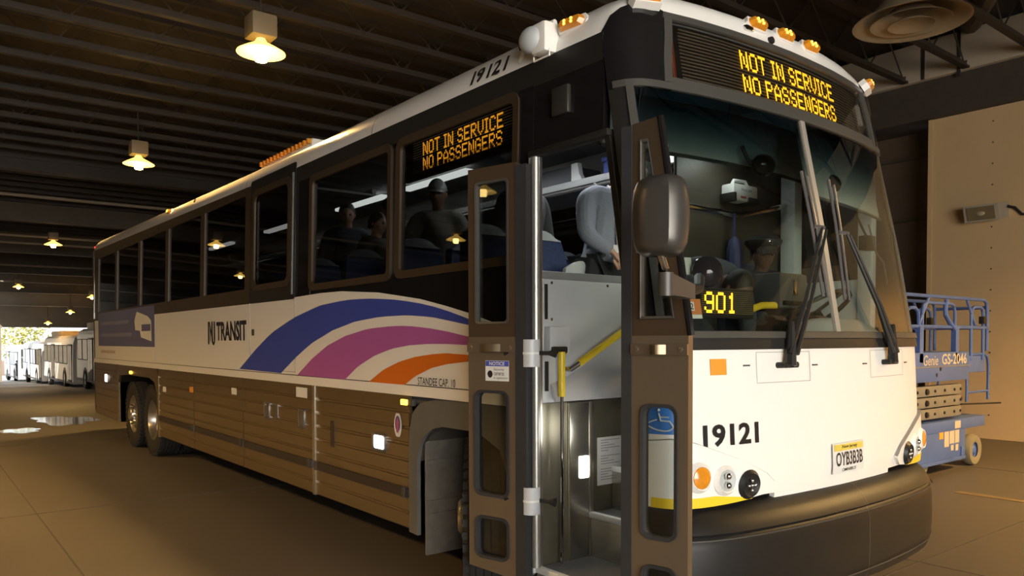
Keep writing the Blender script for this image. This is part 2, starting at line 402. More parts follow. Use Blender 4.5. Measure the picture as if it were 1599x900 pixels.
# ---------------------------------------------------------------- pendant lamps
LAMPBOX = mat('lamp_housing', (0.22, 0.17, 0.10), 0.5, noise=.05)
REFL = mat('glowing_reflector', (0.75, 0.66, 0.5), 0.3, noise=.03, emit=(1.0, .58, .10), estr=3.0)  # own emission stands in for the bulb's light on the reflector
BULB = mat('sodium_bulb', (1, .8, .5), 0.3, noise=.01, emit=(1.0, 0.66, 0.22), estr=30.0)
def lamp_thing(x, y, z, lab, p=1.0, up=None):
    t = thing('pendant_lamp', lab, 'lamp', (x, y, z), 0, 'hall pendant lamps')
    top = 6.95 if up is None else up
    obj('conduit', MB().tube([(0, 0, .40), (-.01, .0, top-z)], .014, 6), JOISTM, t, local=True)
    obj('ballast_box', MB().box(-.155, .155, -.155, .155, .15, .42, .03), LAMPBOX, t, local=True)
    b = MB().lathe([(.05, .15), (.08, .10), (.21, .03), (.285, -.015), (.288, -.025), (.27, -.018), (.20, .018), (.07, .085), (.0, .085)], (0, 0, 0), (0, 0, 1), 28)
    obj('reflector', b, REFL, t, local=True)
    obj('bulb', MB().lathe([(.0, .10), (.05, .08), (.085, .0), (.09, -.06), (.07, -.12), (.0, -.135)], (0, 0, 0), (0, 0, 1), 16), BULB, t, local=True)
    if p:
        l = light('lamp_light', 'SPOT', (0, 0, -.16), LAMP_W*p, SODIUM, None, spot_size=math.radians(150), spot_blend=.7, shadow_soft_size=.12); l.parent = t
    return t
lamp_thing(-7.08, -.60, 5.2, 'largest and nearest hanging sodium lamp, high on the left of the coach', .75)
lamp_thing(-14.36, -.38, 5.2, 'second hanging sodium lamp from the camera, above the rear half of the coach', .8)
lamp_thing(-30.0, .19, 5.2, 'third hanging sodium lamp, far past the rear of the coach', 1.0)
lamp_thing(-50.5, 1.1, 4.85, 'small far hanging lamp at the left picture edge', .8)
lamp_thing(-53, 5.3, 4.5, 'small far hanging lamp just left of the rear edge of the coach', .8)
lamp_thing(-60, 5.1, 3.75, 'tiny far lamp hung low on a long drop above the exit', .6)
lamp_thing(-67, 4.6, 3.1, 'tiny farthest lamp hanging in front of the bright exit', .5)
lamp_thing(-16.76, -11.2, 5.2, 'hanging sodium lamp of the left row, seen mirrored in the large side window')
lamp_thing(-24.3, -6.6, 5.2, 'hanging sodium lamp of the left row, seen mirrored in a rear side window')
lamp_thing(-33.7, -10.6, 5.2, 'distant hanging sodium lamp of the left row, seen mirrored in the side glass', .8)
lamp_thing(-4.0, -8.5, 5.2, 'unseen hanging sodium lamp added on the left to light the coach side', 2.2)  # extra unseen lamp, added to brighten the coach side and floor
lamp_thing(3.0, 6.6, 5.2, 'hanging sodium lamp at the right near the tan wall', 4.0)
lamp_thing(-11.0, -8.0, 5.2, 'unseen hanging sodium lamp added on the left, abreast of the middle of the coach', 2.2)  # second added lamp out of view, more warm light on the side
lamp_thing(8.0, -6.5, 5.2, 'hanging sodium lamp behind the camera', .5)
# ================================================================ COACH
ARCHM = mat('arch_grey', (.125, .122, .114), .6, noise=.1)
BUS = thing('coach_bus', 'white and bronze intercity coach with open front door and lit out of service signs', 'bus', (-6.9, 0, 0))
def part(name, mb, m, parent=None, smooth=35): return obj(name, mb, m, parent or BUS, smooth)
WT = [(0, 1.295), (2.1, 1.295), (3.235, 1.265), (3.29, 1.257), (3.34, 1.237), (3.40, 1.192), (3.445, 1.135), (3.475, 1.06), (3.50, .94), (3.53, .6), (3.55, .004)]
BT = [(.30, 0), (.78, .02), (1.0, .036), (1.3, .022), (1.64, .004), (1.70, -.008), (2.3, -.112), (2.93, -.245), (3.0, -.255), (3.31, -.312), (3.36, -.326), (3.42, -.342), (3.46, -.362), (3.49, -.41), (3.515, -.52), (3.535, -.72), (3.55, -1.0)]
PT = [(0, 0), (.3, -.006), (.6, -.026), (.85, -.056), (1.0, -.083), (1.15, -.113), (1.22, -.145), (1.262, -.19), (1.285, -.25), (1.295, -.32)]
def surf0(s, z):
    a = abs(s); sg = -1 if s < 0 else 1
    q = lerp([(3.46, 1), (3.55, .05)], z)
    Y = min(a, 1.295); x = lerp(BT, z) + lerp(PT, Y)*q - max(0, a-1.295)
    return Vector((x, sg*Y*lerp(WT, z)/1.295, z))
def surf(s, z, off=0.0):
    """point of the coach's front skin: s runs across and round the corners, z up, off outwards"""
    p = surf0(s, z)
    if off == 0: return p
    e = .004
    n = (surf0(s+e, z)-surf0(s-e, z)).cross(surf0(s, z+e)-surf0(s, z-e))
    if n.length < 1e-9: n = Vector((0, 0, 1))
    return p + n.normalized()*off
def side(x, z, off=0.0, sg=-1):
    return Vector((x, sg*(lerp(WT, z)+off), z))
def YS(a, b):
    base = [1.295, 1.29, 1.28, 1.262, 1.24, 1.21, 1.17, 1.12, 1.05, .95, .85, .7, .55, .4, .2, 0]
    full = sorted(set([-v for v in base]+base))
    return [a] + [v for v in full if a+.004 < v < b-.004] + [b]

# ---- roof, cove and front cap
def dz(x): return 0 if x > -4.5 else .125*(-4.5-x)/9.4
PR = []
for z in (3.235, 3.26, 3.29, 3.315, 3.34, 3.37, 3.40, 3.425, 3.445, 3.46, 3.475, 3.4875, 3.50, 3.515, 3.53, 3.55): PR.append((-lerp(WT, z), z))
PR = PR + [(-y, z) for y, z in reversed(PR)]
def rooff(x, k, off=0.0):
    y, z = PR[int(k)]; n = Vector((0, y, (z-2.9)*2)).normalized()
    return Vector((x, y, z+dz(x))) + n*off
r = MB().shell(rooff, [-1.09, -2.0, -3.2, -4.4, -5.6, -7, -8.5, -10, -12, -13.3, -13.86, -13.95], range(len(PR)), .04)
roof = part('roof', r, WHITE)
def capbot(s): return lerp([(0, 3.346), (1.04, 3.346), (1.10, 3.372), (1.25, 3.36), (1.275, 3.33), (1.285, 3.29), (1.29, 3.235)], abs(s))
CZ = [0, .08, .16, .25, .35, .45, .55, .65, .74, .82, .89, .95, 1]
cap = MB().shell(lambda s, q, d: surf(s, capbot(s)+(3.55-capbot(s))*q, d), YS(-1.75, 1.75), CZ, .03)
part('roof_cap', cap, WHITE)
# roof seams
sm = MB()
for x in (-3.02, -5.75): sm.strip([rooff(x, k, .003) for k in range(0, 11)], [rooff(x-.008, k, .003) for k in range(0, 11)])
part('roof_seam', sm, TRIMG)
# amber edged vent on the roof
v = MB()
v.box(-6.05, -4.72, -1.0, -.25, 3.50, 3.61, .02)
vent = part('roof_vent', v, WHITE)
for i in range(14): part('vent_slat', MB().box(-6.0+i*.095, -5.965+i*.095, -1.035, -.995, 3.555, 3.60), ORGSQ, vent)


# ---- front: mask with sign, windshield, white panel
def ztop(s): return capbot(s)+.004
def patch(name, s0, s1, zz, m, off=.006, t=.02, parent=None, us=None):
    return part(name, MB().shell(surf, us or YS(s0, s1), zz, t, off), m, parent)
for s0, s1 in ((-1.29, -1.04), (1.04, 1.29)):
    mk = MB().shell(lambda s, q, d: surf(s, 2.93+(min(ztop(s), 3.378)-2.93)*q, d), YS(s0, s1), lin(0, 1, 9), .02, .007)
    part('corner_panel', mk, BLACKG)
fr = MB()
fr.shell(lambda s, q, d: surf(s, 3.314+(3.350-3.314)*q, d), YS(-1.05, 1.05), lin(0, 1, 4), .025, .010)
fr.shell(surf, YS(-1.05, 1.05), [2.962, 2.98, 2.998], .025, .010)
for a in (-1, 1):
    fr.shell(lambda s, q, d: surf(a*(s+ (.035 if q < .5 else 0)*(1-q)), 2.97+.375*q, d), [.995, 1.015, 1.045], lin(0, 1, 4), .025, .012)
part('sign_frame', fr, TRIMG)
bd = MB().shell(surf, YS(-1.0, 1.0), [2.99, 3.1, 3.2, 3.325], .02, -.038)
board = part('destination_sign', bd, BLACKM)
lv = MB()
for i in range(15):
    z = 3.03+i*.019; lv.shell(surf, lin(-.92, .94, 12), [z, z+.005], .004, -.032)
part('louvre', lv, mat('sign_louvre', (0.33, 0.29, 0.22), .4, .3), board)
part('sign_end_strip', MB().shell(surf, [-.985, -.965], [3.0, 3.32], .004, -.030), mat('red_brown_strip', (0.22, 0.05, 0.02), .5), board)
part('sign_sensor', MB().shell(surf, [.93, .975], [3.10, 3.23], .02, -.02), GREYW, board)
led = MB()
sf = lambda u, v: surf(u, v, -.030)
led_text(led, 'NOT IN SERVICE', sf, -.455, .540, 3.168, 3.276)
led_text(led, 'NO PASSENGERS', sf, -.455, .533, 3.036, 3.138)
part('lettering', led, LEDM, board, 0)
patch('sign_window', -1.0, 1.0, [2.985, 3.1, 3.2, 3.33], SIGNGLASS, 0.0, .006)
# windshield
for nm, a, b in (('windshield', -1.235, -.018), ('windshield', .018, 1.235)):
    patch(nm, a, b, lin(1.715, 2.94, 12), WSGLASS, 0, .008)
tr = MB().shell(surf, YS(-1.285, 1.285), [2.930, 2.945, 2.966], .02, .014)
for sg in (-1, 1): tr.shell(lambda s, q, d: surf(sg*s, 1.70+1.26*q, d), [1.238, 1.25, 1.262], lin(0, 1, 10), .02, .014)
part('windshield_trim', tr, TRIMG)
ws_seal = part('windshield_seal', MB().shell(surf, YS(-1.29, 1.29), [1.632, 1.65, 1.68, 1.70, 1.722], .03, .014), BLACKM)
part('seal_lip', MB().shell(surf, YS(-1.27, 1.27), [1.685, 1.70, 1.718], .01, .022), TRIMG, ws_seal)
part('windshield_divider', MB().shell(surf, [-.022, 0, .022], lin(1.70, 2.95, 10), .02, .012), mat('divider_strip', (.30, .27, .23), .4))
for sg in (-1, 1):
    part('windshield_pillar', MB().shell(lambda s, q, d: surf(sg*s, 1.632+(2.95-1.632)*q, d), [1.255, 1.262, 1.28, 1.29] + ([1.295, 1.33, 1.40] if sg > 0 else []), lin(0, 1, 8), .03, .004), BLACKM)
# white lower front
wf = MB().shell(surf, YS(-1.293, 1.42), [.905, .95, 1.0, 1.08, 1.2, 1.3, 1.4, 1.5, 1.6, 1.64], .03, 0)
front = part('front_panel', wf, WHITE)
fl_ = MB().shell(surf, YS(-.60, .60), [.862, .88, .905], .03, -.012)
part('front_flange', fl_, WHITE, front)
# headlamp pods
def podtop(s): return lerp([(.645, .972), (.70, 1.015), (.76, 1.044), (.89, 1.099), (1.048, 1.157), (1.175, 1.201), (1.24, 1.215), (1.30, 1.20), (1.36, 1.12), (1.385, 1.0)], s)
def podbot(s): return lerp([(.645, .962), (.70, .915), (.80, .905), (1.0, .892), (1.2, .89), (1.385, .90)], s)
for sg in (-1, 1):
    us = [.645, .67, .70, .75, .80, .88, .96, 1.04, 1.12, 1.18, 1.22, 1.25, 1.27, 1.285, 1.293] + ([1.32, 1.35, 1.385] if sg > 0 else [])
    pm = MB().shell(lambda s, q, d: surf(sg*s, podbot(s)+(podtop(s)-podbot(s))*q, d), us, lin(0, 1, 8), .02, .020)
    pod = part('headlamp_pod', pm, WHITE)
    gr = MB().strip([surf(sg*s, podtop(s)+.0, .0225) for s in us], [surf(sg*s, podtop(s)+.004, .006) for s in us])
    part('pod_gap', gr, mat('gap_grey', (.28, .27, .26), .5), pod)
    ys = [.80, .88, .96, 1.04, 1.12, 1.2, 1.24, 1.262, 1.28, 1.295, 1.34]
    part('yellow_strip', MB().strip([surf(sg*s, podbot(s)-.004, .022) for s in ys], [surf(sg*s, podbot(s)+.045*min(1, (s-.78)/.25), .0225) for s in ys]), YELLOW, pod)
    for s, z, nm in ((1.133, 1.03, 'turn'), (.98, 1.005, 'low'), (.825, .972, 'high')):
        p = surf(sg*s, z, .035); n = (surf(sg*s, z, .03)-surf(sg*s, z, .02)).normalized()
        bz = MB().lathe([(.075, -.016), (.064, -.004), (.058, .004), (.053, .001), (.05, -.012)], p, n, 24)
        if nm == 'turn':
            h = part('turn_signal', bz, WHITE, pod)
            l_ = MB().lathe([(.0, .012), (.03, .010), (.05, .003), (.053, -.008)], p, n, 22)
            obj('lens', l_, AMBER, pod)
        else:
            h = part('headlamp', bz, WHITE if nm == 'low' else BLACKM, pod)
            obj('reflector', MB().lathe([(.0, -.012), (.03, -.010), (.052, .0)], p, n, 22), GREYW if nm == 'low' else BLACKM, pod)
            tdir = Vector((0, 0, 1)); sdir = n.cross(tdir).normalized()
            bl = MB()
            spots = ((0, .022), (0, -.022)) if nm == 'low' else ((0, .024), (.022, 0), (0, -.024), (-.022, 0), (0, 0))
            for a, b in spots: bl.sphere(p+n*.002+sdir*a+tdir*b, .018 if nm == 'low' else .010, 10, 7)
            obj('lamp_lens', bl, CHROME, pod)
# panel lines, latches, stickers, numbers
ln = MB()
def sline(s0, z0, s1, z1, w_=.004, n=8):
    A = []; B = []
    for i in range(n):
        t = i/(n-1); s = s0+(s1-s0)*t; z = z0+(z1-z0)*t
        if abs(s1-s0) > abs(z1-z0): A.append(surf(s, z, .002)); B.append(surf(s, z+w_, .002))
        else: A.append(surf(s, z, .002)); B.append(surf(s+w_, z, .002))
    ln.strip(A, B)
for a, b, zb in ((-.73, -.303, 1.462), (.348, .837, 1.458)):
    sline(a, zb, b, zb); sline(a, zb, a, 1.615); sline(b, zb, b, 1.615); sline(a, 1.615, b, 1.615)
part('panel_gap', ln, mat('panel_gap', (.45, .43, .40), .5), front)
for s, z in ((-.80, 1.553), (-.255, 1.546), (.274, 1.541), (.90, 1.535)):
    lt = MB().shell(surf, [s-.022, s, s+.022], [z-.004, z+.004], .006, .006)
    part('latch', lt, GREYD, front)
part('orange_square', MB().shell(surf, lin(-1.034, -.934, 5), [1.510, 1.588], .002, .004), ORGSQ, front)
num = text_mesh('19121', .108, .36, lambda u, v: surf(-1.092+u, 1.166+v, .004), .030)
part('fleet_number', num, BLKV, front)
# number plate
PLY = mat('plate_yellow', (.70, .55, .10), .5)
pm = MB().shell(surf, lin(-.130, .200, 6), lin(.948, 1.112, 4), .004, .014)
plate = part('number_plate', pm, PAPER, front)
obj('plate_band', MB().shell(surf, lin(-.120, .190, 6), [1.070, 1.106], .001, .0155), PLY, front)
obj('plate_text', text_mesh('New Jersey', .024, .16, lambda u, v: surf(-.04+u, 1.077+v, .017), .01), BLKV, front)
obj('plate_number', text_mesh('OYB3B3B',   .075, .285, lambda u, v: surf(-.103+u, .988+v, .016), .015), BLKV, front)
obj('plate_text', text_mesh('OMNIBUS', .018, .15, lambda u, v: surf(-.04+u, .957+v, .016), .005), BLKV, front)
# bumper: profile swept round the front
BP = [(-.04, .885), (.035, .872), (.085, .830), (.112, .790), (.122, .770), (.112, .758), (.124, .744), (.132, .70), (.136, .56), (.130, .42), (.112, .36), (.05, .325), (-.04, .325)]
def bumpf(s, k, off=0.0):
    dx, z = BP[int(k)]; a = abs(s); sg = -1 if s < 0 else 1
    pl_ = lerp([(0, 0), (.3, -.006), (.6, -.026), (.85, -.056), (1.0, -.083), (1.1, -.11), (1.2, -.155), (1.26, -.21), (1.30, -.30), (1.305, -.40)], min(a, 1.305))
    n = Vector((1, 0, 0)) if a < .3 else Vector((lerp([(.3, 1), (1.0, .95), (1.1, .88), (1.2, .7), (1.26, .45), (1.30, .12), (1.305, 0)], a), sg*lerp([(.3, .05), (1.0, .25), (1.1, .45), (1.2, .72), (1.26, .9), (1.30, 1), (1.305, 1)], a), 0)).normalized()
    base = Vector((pl_ + .005, sg*min(a, 1.305)*.985, z))
    return base + n*(dx+off)
def busY(a, b): 
    L = [-1.305, -1.30, -1.28, -1.26, -1.23, -1.2, -1.15, -1.1, -1.0, -.85, -.6, -.3, 0, .095]
    L = sorted(set(L+[-q for q in L])); return [a]+[q for q in L if a+.003 < q < b-.003]+[b]
for a, b in ((-1.297, .092), (.100, 1.305)):
    bp = MB(); us = busY(a, b); nv = len(BP)
    bp.add([bumpf(u, k) for u in us for k in range(nv)], [(i*nv+k, (i+1)*nv+k, (i+1)*nv+k+1, i*nv+k+1) for i in range(len(us)-1) for k in range(nv-1)])
    bp.add([bumpf(us[0], k) for k in range(nv)], [tuple(range(nv))]); bp.add([bumpf(us[-1], k) for k in range(nv)], [tuple(range(nv))])
    bpo = part('bumper', bp, BUMPERM, None, 40)
    g = MB()
    for zz, k0 in ((.742, 0), (.415, 1)):
        A = [bumpf(u, 7 if k0 == 0 else 8, .004) for u in us]; A = [Vector((p.x, p.y, zz)) for p in A]
        g.strip(A, [p+Vector((0, 0, .007)) for p in A])
    obj('bumper_groove', g, TRIMG, bpo)
sm = MB().strip([bumpf(.092, k, .001) for k in range(len(BP))], [bumpf(.100, k, .001) for k in range(len(BP))])
part('bumper_seam', sm, TRIMG)

# ---- marker lamps
def marker(p, n, name='marker_lamp', L=.13, H=.055, D=.045):
    n = Vector(n).normalized(); t = Vector((0, 0, 1)).cross(n).normalized(); u = n.cross(t)
    base = MB(); Q = []
    for a, b in ((-.5, -.6), (.5, -.6), (.62, 0), (.5, .6), (-.5, .6), (-.62, 0)): Q.append(p + t*a*L*1.12 + u*b*H*1.15 - n*.03)
    base.poly(Q, n*.045); o = part(name, base, WHITE)
    lens = MB(); A = [p+t*a*L+u*b*H+n*.012 for a, b in ((-.5, -.5), (.5, -.5), (.6, 0), (.5, .5), (-.5, .5), (-.6, 0))]
    B = [p+t*a*L*.8+u*b*H*.75+n*D for a, b in ((-.5, -.5), (.5, -.5), (.6, 0), (.5, .5), (-.5, .5), (-.6, 0))]
    lens.add(A+B, [(i, (i+1) % 6, 6+(i+1) % 6, 6+i) for i in range(6)]+[(6, 7, 8, 9, 10, 11)])
    obj('lens', lens, AMBER, o, 20)
    d = MB()
    for a, b in ((-.22, .18), (.1, .2), (-.2, -.15), (.12, -.15)): d.sphere(p+t*a*L+u*b*H+n*(D+.001), .008, 8, 5)
    obj('led', d, AMBERL, o)
for y, z in ((-.275, 3.425), (0.0, 3.43), (.27, 3.425)): marker(Vector((-.362, y, z+.015)), (1, 0, .35))
for sg in (-1, 1): marker(Vector((-.43, sg*1.10, 3.392)), (.8, sg*.35, .55))
marker(Vector((-.83, -1.225, 3.362)), (.12, -1, .25), L=.15, H=.055)
marker(Vector((-8.8, -1.225, 3.42)), (0, -1, .3), L=.12)
hk = MB().lathe([(.0, .03), (.02, .028), (.025, 0), (.025, -.05)], (-.345, -.17, 3.375), (1, 0, .1), 12)
part('washer_nozzle', hk, BLACKM)
hk = MB().box(-.40, -.33, -.40, -.33, 3.385, 3.415, .008); part('antenna_block', hk, CHROME)
# camera housing on the right roof edge
ch = MB().box(-1.05, -.93, -1.345, -1.20, 3.235, 3.40, .02)
hous = part('camera_housing', ch, WHITE)
obj('camera_dome', MB().sphere((-1.055, -1.335, 3.325), (.085, .055, .072), 18, 12), GREYW, hous)
obj('camera_lens', MB().lathe([(.0, .02), (.025, .015), (.03, -.02)], (-1.135, -1.335, 3.32), (-.8, -.55, -.1), 14), BLACKG, hous)
obj('bracket', MB().tube([(-1.06, -1.31, 3.245), (-1.06, -1.31, 3.215), (-.93, -1.31, 3.215), (-.93, -1.31, 3.25)], .005, 6), WHITE, hous)
obj('cover_hood', MB().tube([(-1.25, -1.25, 3.28), (-1.19, -1.265, 3.36), (-1.08, -1.27, 3.405), (-.94, -1.26, 3.405)], .016, 8), WHITE, hous)
obj('roof_number', MB(), BLKV, hous) if False else None
part('roof_number', text_mesh('19121', .098, .36, lambda u, v: side(-1.728+u, 3.262+v, .012), .025), BLKV)
part('rivet_plate', MB().lathe([(.0, .012), (.02, .01), (.028, 0)], (-7.62, -1.245, 3.40), (0, -1, .3), 12), GREYD)

# ---- wipers
def wiper(base, elbow, btop, bbot, off):
    arm = MB()
    for k in (0, 1):
        b = surf(base[0]+k*.055, base[1], .05); e = surf(elbow[0]+k*.04, elbow[1]-.01*k, .05); m_ = surf(base[0]*.6+elbow[0]*.4+k*.045, base[1]*.6+elbow[1]*.4, .06)
        arm.tube([b, m_, e], [.016, .011, .008], 7)
    o = part('wiper_arm', arm, BLACKM)
    bs = MB()
    for k in (-.035, .02, .06): bs.tube([surf(base[0]+k, base[1]-.055, .0), surf(base[0]+k, base[1]-.055, .05)], .016, 10)
    b0 = surf(base[0]+.015, base[1]-.06, .04); b1 = surf(base[0]+.05, base[1]+.16, .05)
    bs.tube([b0, (b0+b1)/2, b1], [.032, .026, .014], 8)
    obj('wiper_pivot', bs, BLACKM, o)
    bl = MB().tube([surf(btop[0]+(bbot[0]-btop[0])*t, btop[1]+(bbot[1]-btop[1])*t, .022) for t in lin(0, 1, 9)], .009, 6)
    bl.tube([surf(btop[0]+.02+(bbot[0]-btop[0])*t, btop[1]+(bbot[1]-btop[1])*t-.02, .036) for t in lin(0.02, .98, 7)], .008, 6)
    mid = surf(elbow[0]+.02, elbow[1], .05); tt = .45
    bl.tube([mid, surf(btop[0]+(bbot[0]-btop[0])*tt, btop[1]+(bbot[1]-btop[1])*tt, .03)], .012, 6)
    bm = obj('wiper_blade', bl, mat('wiper_blade', (.16, .145, .14), .3, .4), o)
wiper((-.535, 1.605), (-.075, 2.29), (-.131, 2.612), (-.121, 1.914), 0)
wiper((.555, 1.60), (.185, 2.28), (.153, 2.60), (.102, 1.90), 0)
# stickers on the glass
st = part('inspection_sticker', MB().shell(surf, lin(-1.160, -1.038, 4), [1.805, 1.880], .001, -.010), mat('inspection_orange', (.62, .20, .06), .5, emit=None))
obj('sticker_date', MB().shell(surf, [-1.115, -1.080], [1.822, 1.865], .001, -.008), PAPER, st)
obj('sticker_number', text_mesh('2', .03, .02, lambda u, v: surf(-1.106+u, 1.828+v, -.006), .01), BLKV, st)
obj('sticker_base', MB().shell(surf, lin(-1.160, -1.038, 4), [1.785, 1.804], .001, -.010), PAPER, st)
part('paper_notice', MB().shell(surf, [-1.14, -1.05], [2.0, 2.085], .001, -.02), GREYW)

# ---- sides (right side has the door, left side is closed)
SWOOP = [(-13.95, 2.06), (-6.55, 2.06), (-6.5, 2.075), (-4.46, 2.075), (-3.9, 2.085), (-3.5, 2.08), (-3.21, 2.06), (-2.9, 2.04), (-2.615, 2.005), (-2.3, 1.965), (-2.0, 1.91), (-1.70, 1.848), (-1.12, 1.70)]
def white_side(sg, x0, x1):
    xs_ = [x0]+[x for x, _ in SWOOP if x0 < x < x1]+[x1]
    return MB().shell(lambda x, q, d: side(x, 1.365+((lerp(SWOOP, x) if sg < 0 else 2.06)-1.365)*q, d, sg), xs_, [0, .5, 1], .03)
sp_ = part('side_panel', white_side(-1, -13.93, -1.12), WHITE)
part('side_panel', white_side(1, -13.93, -.45), WHITE)
part('belt_strip', MB().shell(lambda x, z, d: side(x, z, d), lin(-13.94, -1.12, 8), [1.295, 1.305, 1.36, 1.368], .03, .010), WHITE)
part('belt_strip', MB().shell(lambda x, z, d: side(x, z, d, 1), lin(-13.94, -.45, 8), [1.295, 1.305, 1.36, 1.368], .03, .010), WHITE)
part('belt_gap', MB().shell(lambda x, z, d: side(x, z, d), [-13.9, -1.12], [1.366, 1.374], .004, .003), BLKV)
jn = MB()
for x in (-9.43, -5.62, -4.45): jn.shell(lambda q, z, d: side(q, z, d), [x-.004, x+.004], [1.39, 2.05], .003, .003)
jn.shell(lambda q, z, d: side(q, z, d), [-5.62, -4.45], [1.396, 1.402], .003, .003)
part('panel_joint', jn, mat('joint_grey', (.42, .39, .35), .5), sp_)
# band above the white: black glass line from panel to windows, upper rail
bb = MB()
bb.shell(lambda x, q, d: side(x, lerp(SWOOP, x)+(2.13-lerp(SWOOP, x))*q, d), [-4.44]+[x for x, _ in SWOOP if -4.44 < x < -1.12]+[-1.12], [0, .5, 1], .025, -.004)
part('lower_window_band', bb, BLACKG)
rb = MB().shell(lambda x, z, d: side(x, z, d), lin(-13.93, -5.62, 6), [2.06, 2.12, 2.215], .04, .002)
part('window_sill_rail', rb, FRAMEB)
rb = MB().shell(lambda x, z, d: side(x, z, d, 1), lin(-13.93, -.55, 6), [2.06, 2.12, 2.215], .04, .002)
part('window_sill_rail', rb, FRAMEB)
for sg in (-1, 1):
    tp = MB().shell(lambda x, q, d: Vector((x, sg*(1.268+d), 3.185+(3.245-3.185+dz(x))*q)), [-13.93, -10, -5.62] if sg < 0 else [-13.93, -10, -5, -.6], [0, 1], .03)
    part('upper_rail', tp, FRAMEB)
part('drip_rail', MB().shell(lambda x, q, d: Vector((x, -(1.266+d), 3.10+.138*q)), [-4.44, -3, -.57], [0, .5, 1], .03, .002), BLACKM)
# rear side windows
MUL = [-13.55, -12.0, -10.37, -8.80, -7.22, -5.68]
for i, x in enumerate(MUL):
    part('window_post', MB().shell(lambda q, z, d: side(q, z, d), [x-.075, x+.075] if i else [-13.93, x+.05], [2.21, 2.7, 3.19], .05, .006), FRAMEB)
for a, b in zip(MUL, MUL[1:]):
    part('side_window', MB().shell(lambda q, z, d: side(q, z, d), [a+.07, b-.07], [2.21, 2.7, 3.19], .008, -.012), DARKGLASS)
part('corner_trim', MB().shell(lambda q, z, d: side(q, z, d), [-13.90, -13.86], [2.1, 2.7, 3.3], .02, .012), ALUM)
LM = [-13.9]+[-12.0, -10.37, -8.80, -7.22, -5.6, -4.1, -2.6, -1.25, -.62]
for x in LM: part('window_post', MB().shell(lambda q, z, d: side(q, z, d, 1), [x-.07, x+.07], [2.21, 2.7, 3.19], .05, .004), FRAMEB)
for a, b in zip(LM, LM[1:]): part('side_window', MB().shell(lambda q, z, d: side(q, z, d, 1), [a+.07, b-.07], [2.21, 2.7, 3.19], .008, -.012), DARKGLASS)
def framed(name, x0, x1, z0, z1, wd, m, g, r=.07, off=.012, parent=None):
    o = rrect(x0, x1, z0, z1, r); i = rrect(x0+wd, x1-wd, z0+wd, z1-wd, max(.02, r-wd*.6))
    f_ = part(name, MB().ring([side(x, z, off) for x, z in o], [side(x, z, off-.004) for x, z in i], (0, .05, 0)), m, parent)
    p_ = obj('pane', MB().poly([side(x, z, -.012) for x, z in i], (0, .006, 0)), g, f_)
    return f_
# lift door with its own window, black, set in above the white panel
ld = MB()
xo = rrect(-5.60, -4.45, 2.06, 3.30, .03, 2); xi = rrect(-5.50, -4.56, 2.20, 3.17, .07)
def holed(mb, outer, holes, fn, t):
    """slab with holes: 2-D loops mapped by fn(u, v, off); t thick"""
    loops = [outer]+holes; flat = [p for l in loops for p in l]
    tri = geometry.tessellate_polygon([[Vector((a, b, 0)) for a, b in l] for l in loops]); n = len(flat)
    V = [fn(a, b, 0) for a, b in flat]+[fn(a, b, -t) for a, b in flat]
    F = [tuple(f) for f in tri]+[tuple(n+i for i in reversed(f)) for f in tri]; o = 0
    for l in loops:
        m = len(l)
        for i in range(m): F.append((o+i, o+(i+1) % m, n+o+(i+1) % m, n+o+i))
        o += m
    return mb.add(V, F)
liftdoor = part('lift_door', holed(MB(), xo, [xi], lambda x, z, d: side(x, z, d+.010), .04), BLACKM)
obj('window_frame', MB().ring([side(x, z, .02) for x, z in rrect(-5.52, -4.54, 2.18, 3.19, .08)], [side(x, z, .02) for x, z in rrect(-5.46, -4.60, 2.24, 3.13, .07)], (0, .02, 0)), FRAMEB, liftdoor)
obj('pane', MB().poly([side(x, z, -.006) for x, z in xi], (0, .006, 0)), DARKGLASS, liftdoor)
obj('hinge', MB().tube([side(-4.47, 2.1, .02), side(-4.47, 3.2, .02)], .014, 8), TRIMG, liftdoor)
part('window_post', MB().shell(lambda q, z, d: side(q, z, d), [-4.45, -4.13], [2.06, 2.7, 3.24], .05, .0), BLACKG)
framed('large_window', -4.14, -2.705, 2.115, 3.115, .055, FRAMEB, MIDGLASS)
framed('large_window', -2.635, -1.235, 2.12, 3.115, .055, FRAMEB, MIDGLASS)
part('window_post', MB().shell(lambda q, z, d: side(q, z, d), [-2.72, -2.62], [2.06, 2.7, 3.11], .05, -.01), BLACKG)
part('window_post', MB().shell(lambda q, z, d: side(q, z, d), [-1.25, -1.11], [1.70, 2.2, 2.7, 3.11], .05, .0), BLACKG)
# side destination sign inside the second window
sb = part('side_sign', MB().box(-2.57, -1.27, -1.25, -1.22, 2.80, 3.10), BLACKM)
obj('louvre', (lambda m: [m.box(-2.44, -1.275, -1.255, -1.25, z, z+.005) for z in lin(2.845, 3.045, 13)] and m)(MB()), mat('sign_louvre', (.3, .3, .3)), sb)
sl = MB(); ssf = lambda u, v: Vector((u, -1.2565, v))
led_text(sl, 'NOT IN SERVICE', ssf, -2.31, -1.41, 2.945, 3.035)
led_text(sl, 'NO PASSENGERS', ssf, -2.31, -1.42, 2.845, 2.932)
obj('lettering', sl, LEDS, sb, 0)
# door header
hd = part('door_header', MB().shell(lambda q, z, d: side(q, z, d), [-1.13, -.9, -.56], [2.72, 2.9, 3.11], .05, -.002), BLACKG)
obj('speaker_grille', MB().box(-.93, -.80, -1.30, -1.27, 2.885, 3.035, .01), mat('grille_grey', (.05, .047, .043), .4, .4), hd)
obj('header_lip', MB().box(-1.12, -.50, -1.31, -1.25, 2.70, 2.735, .006), BLACKM, hd)

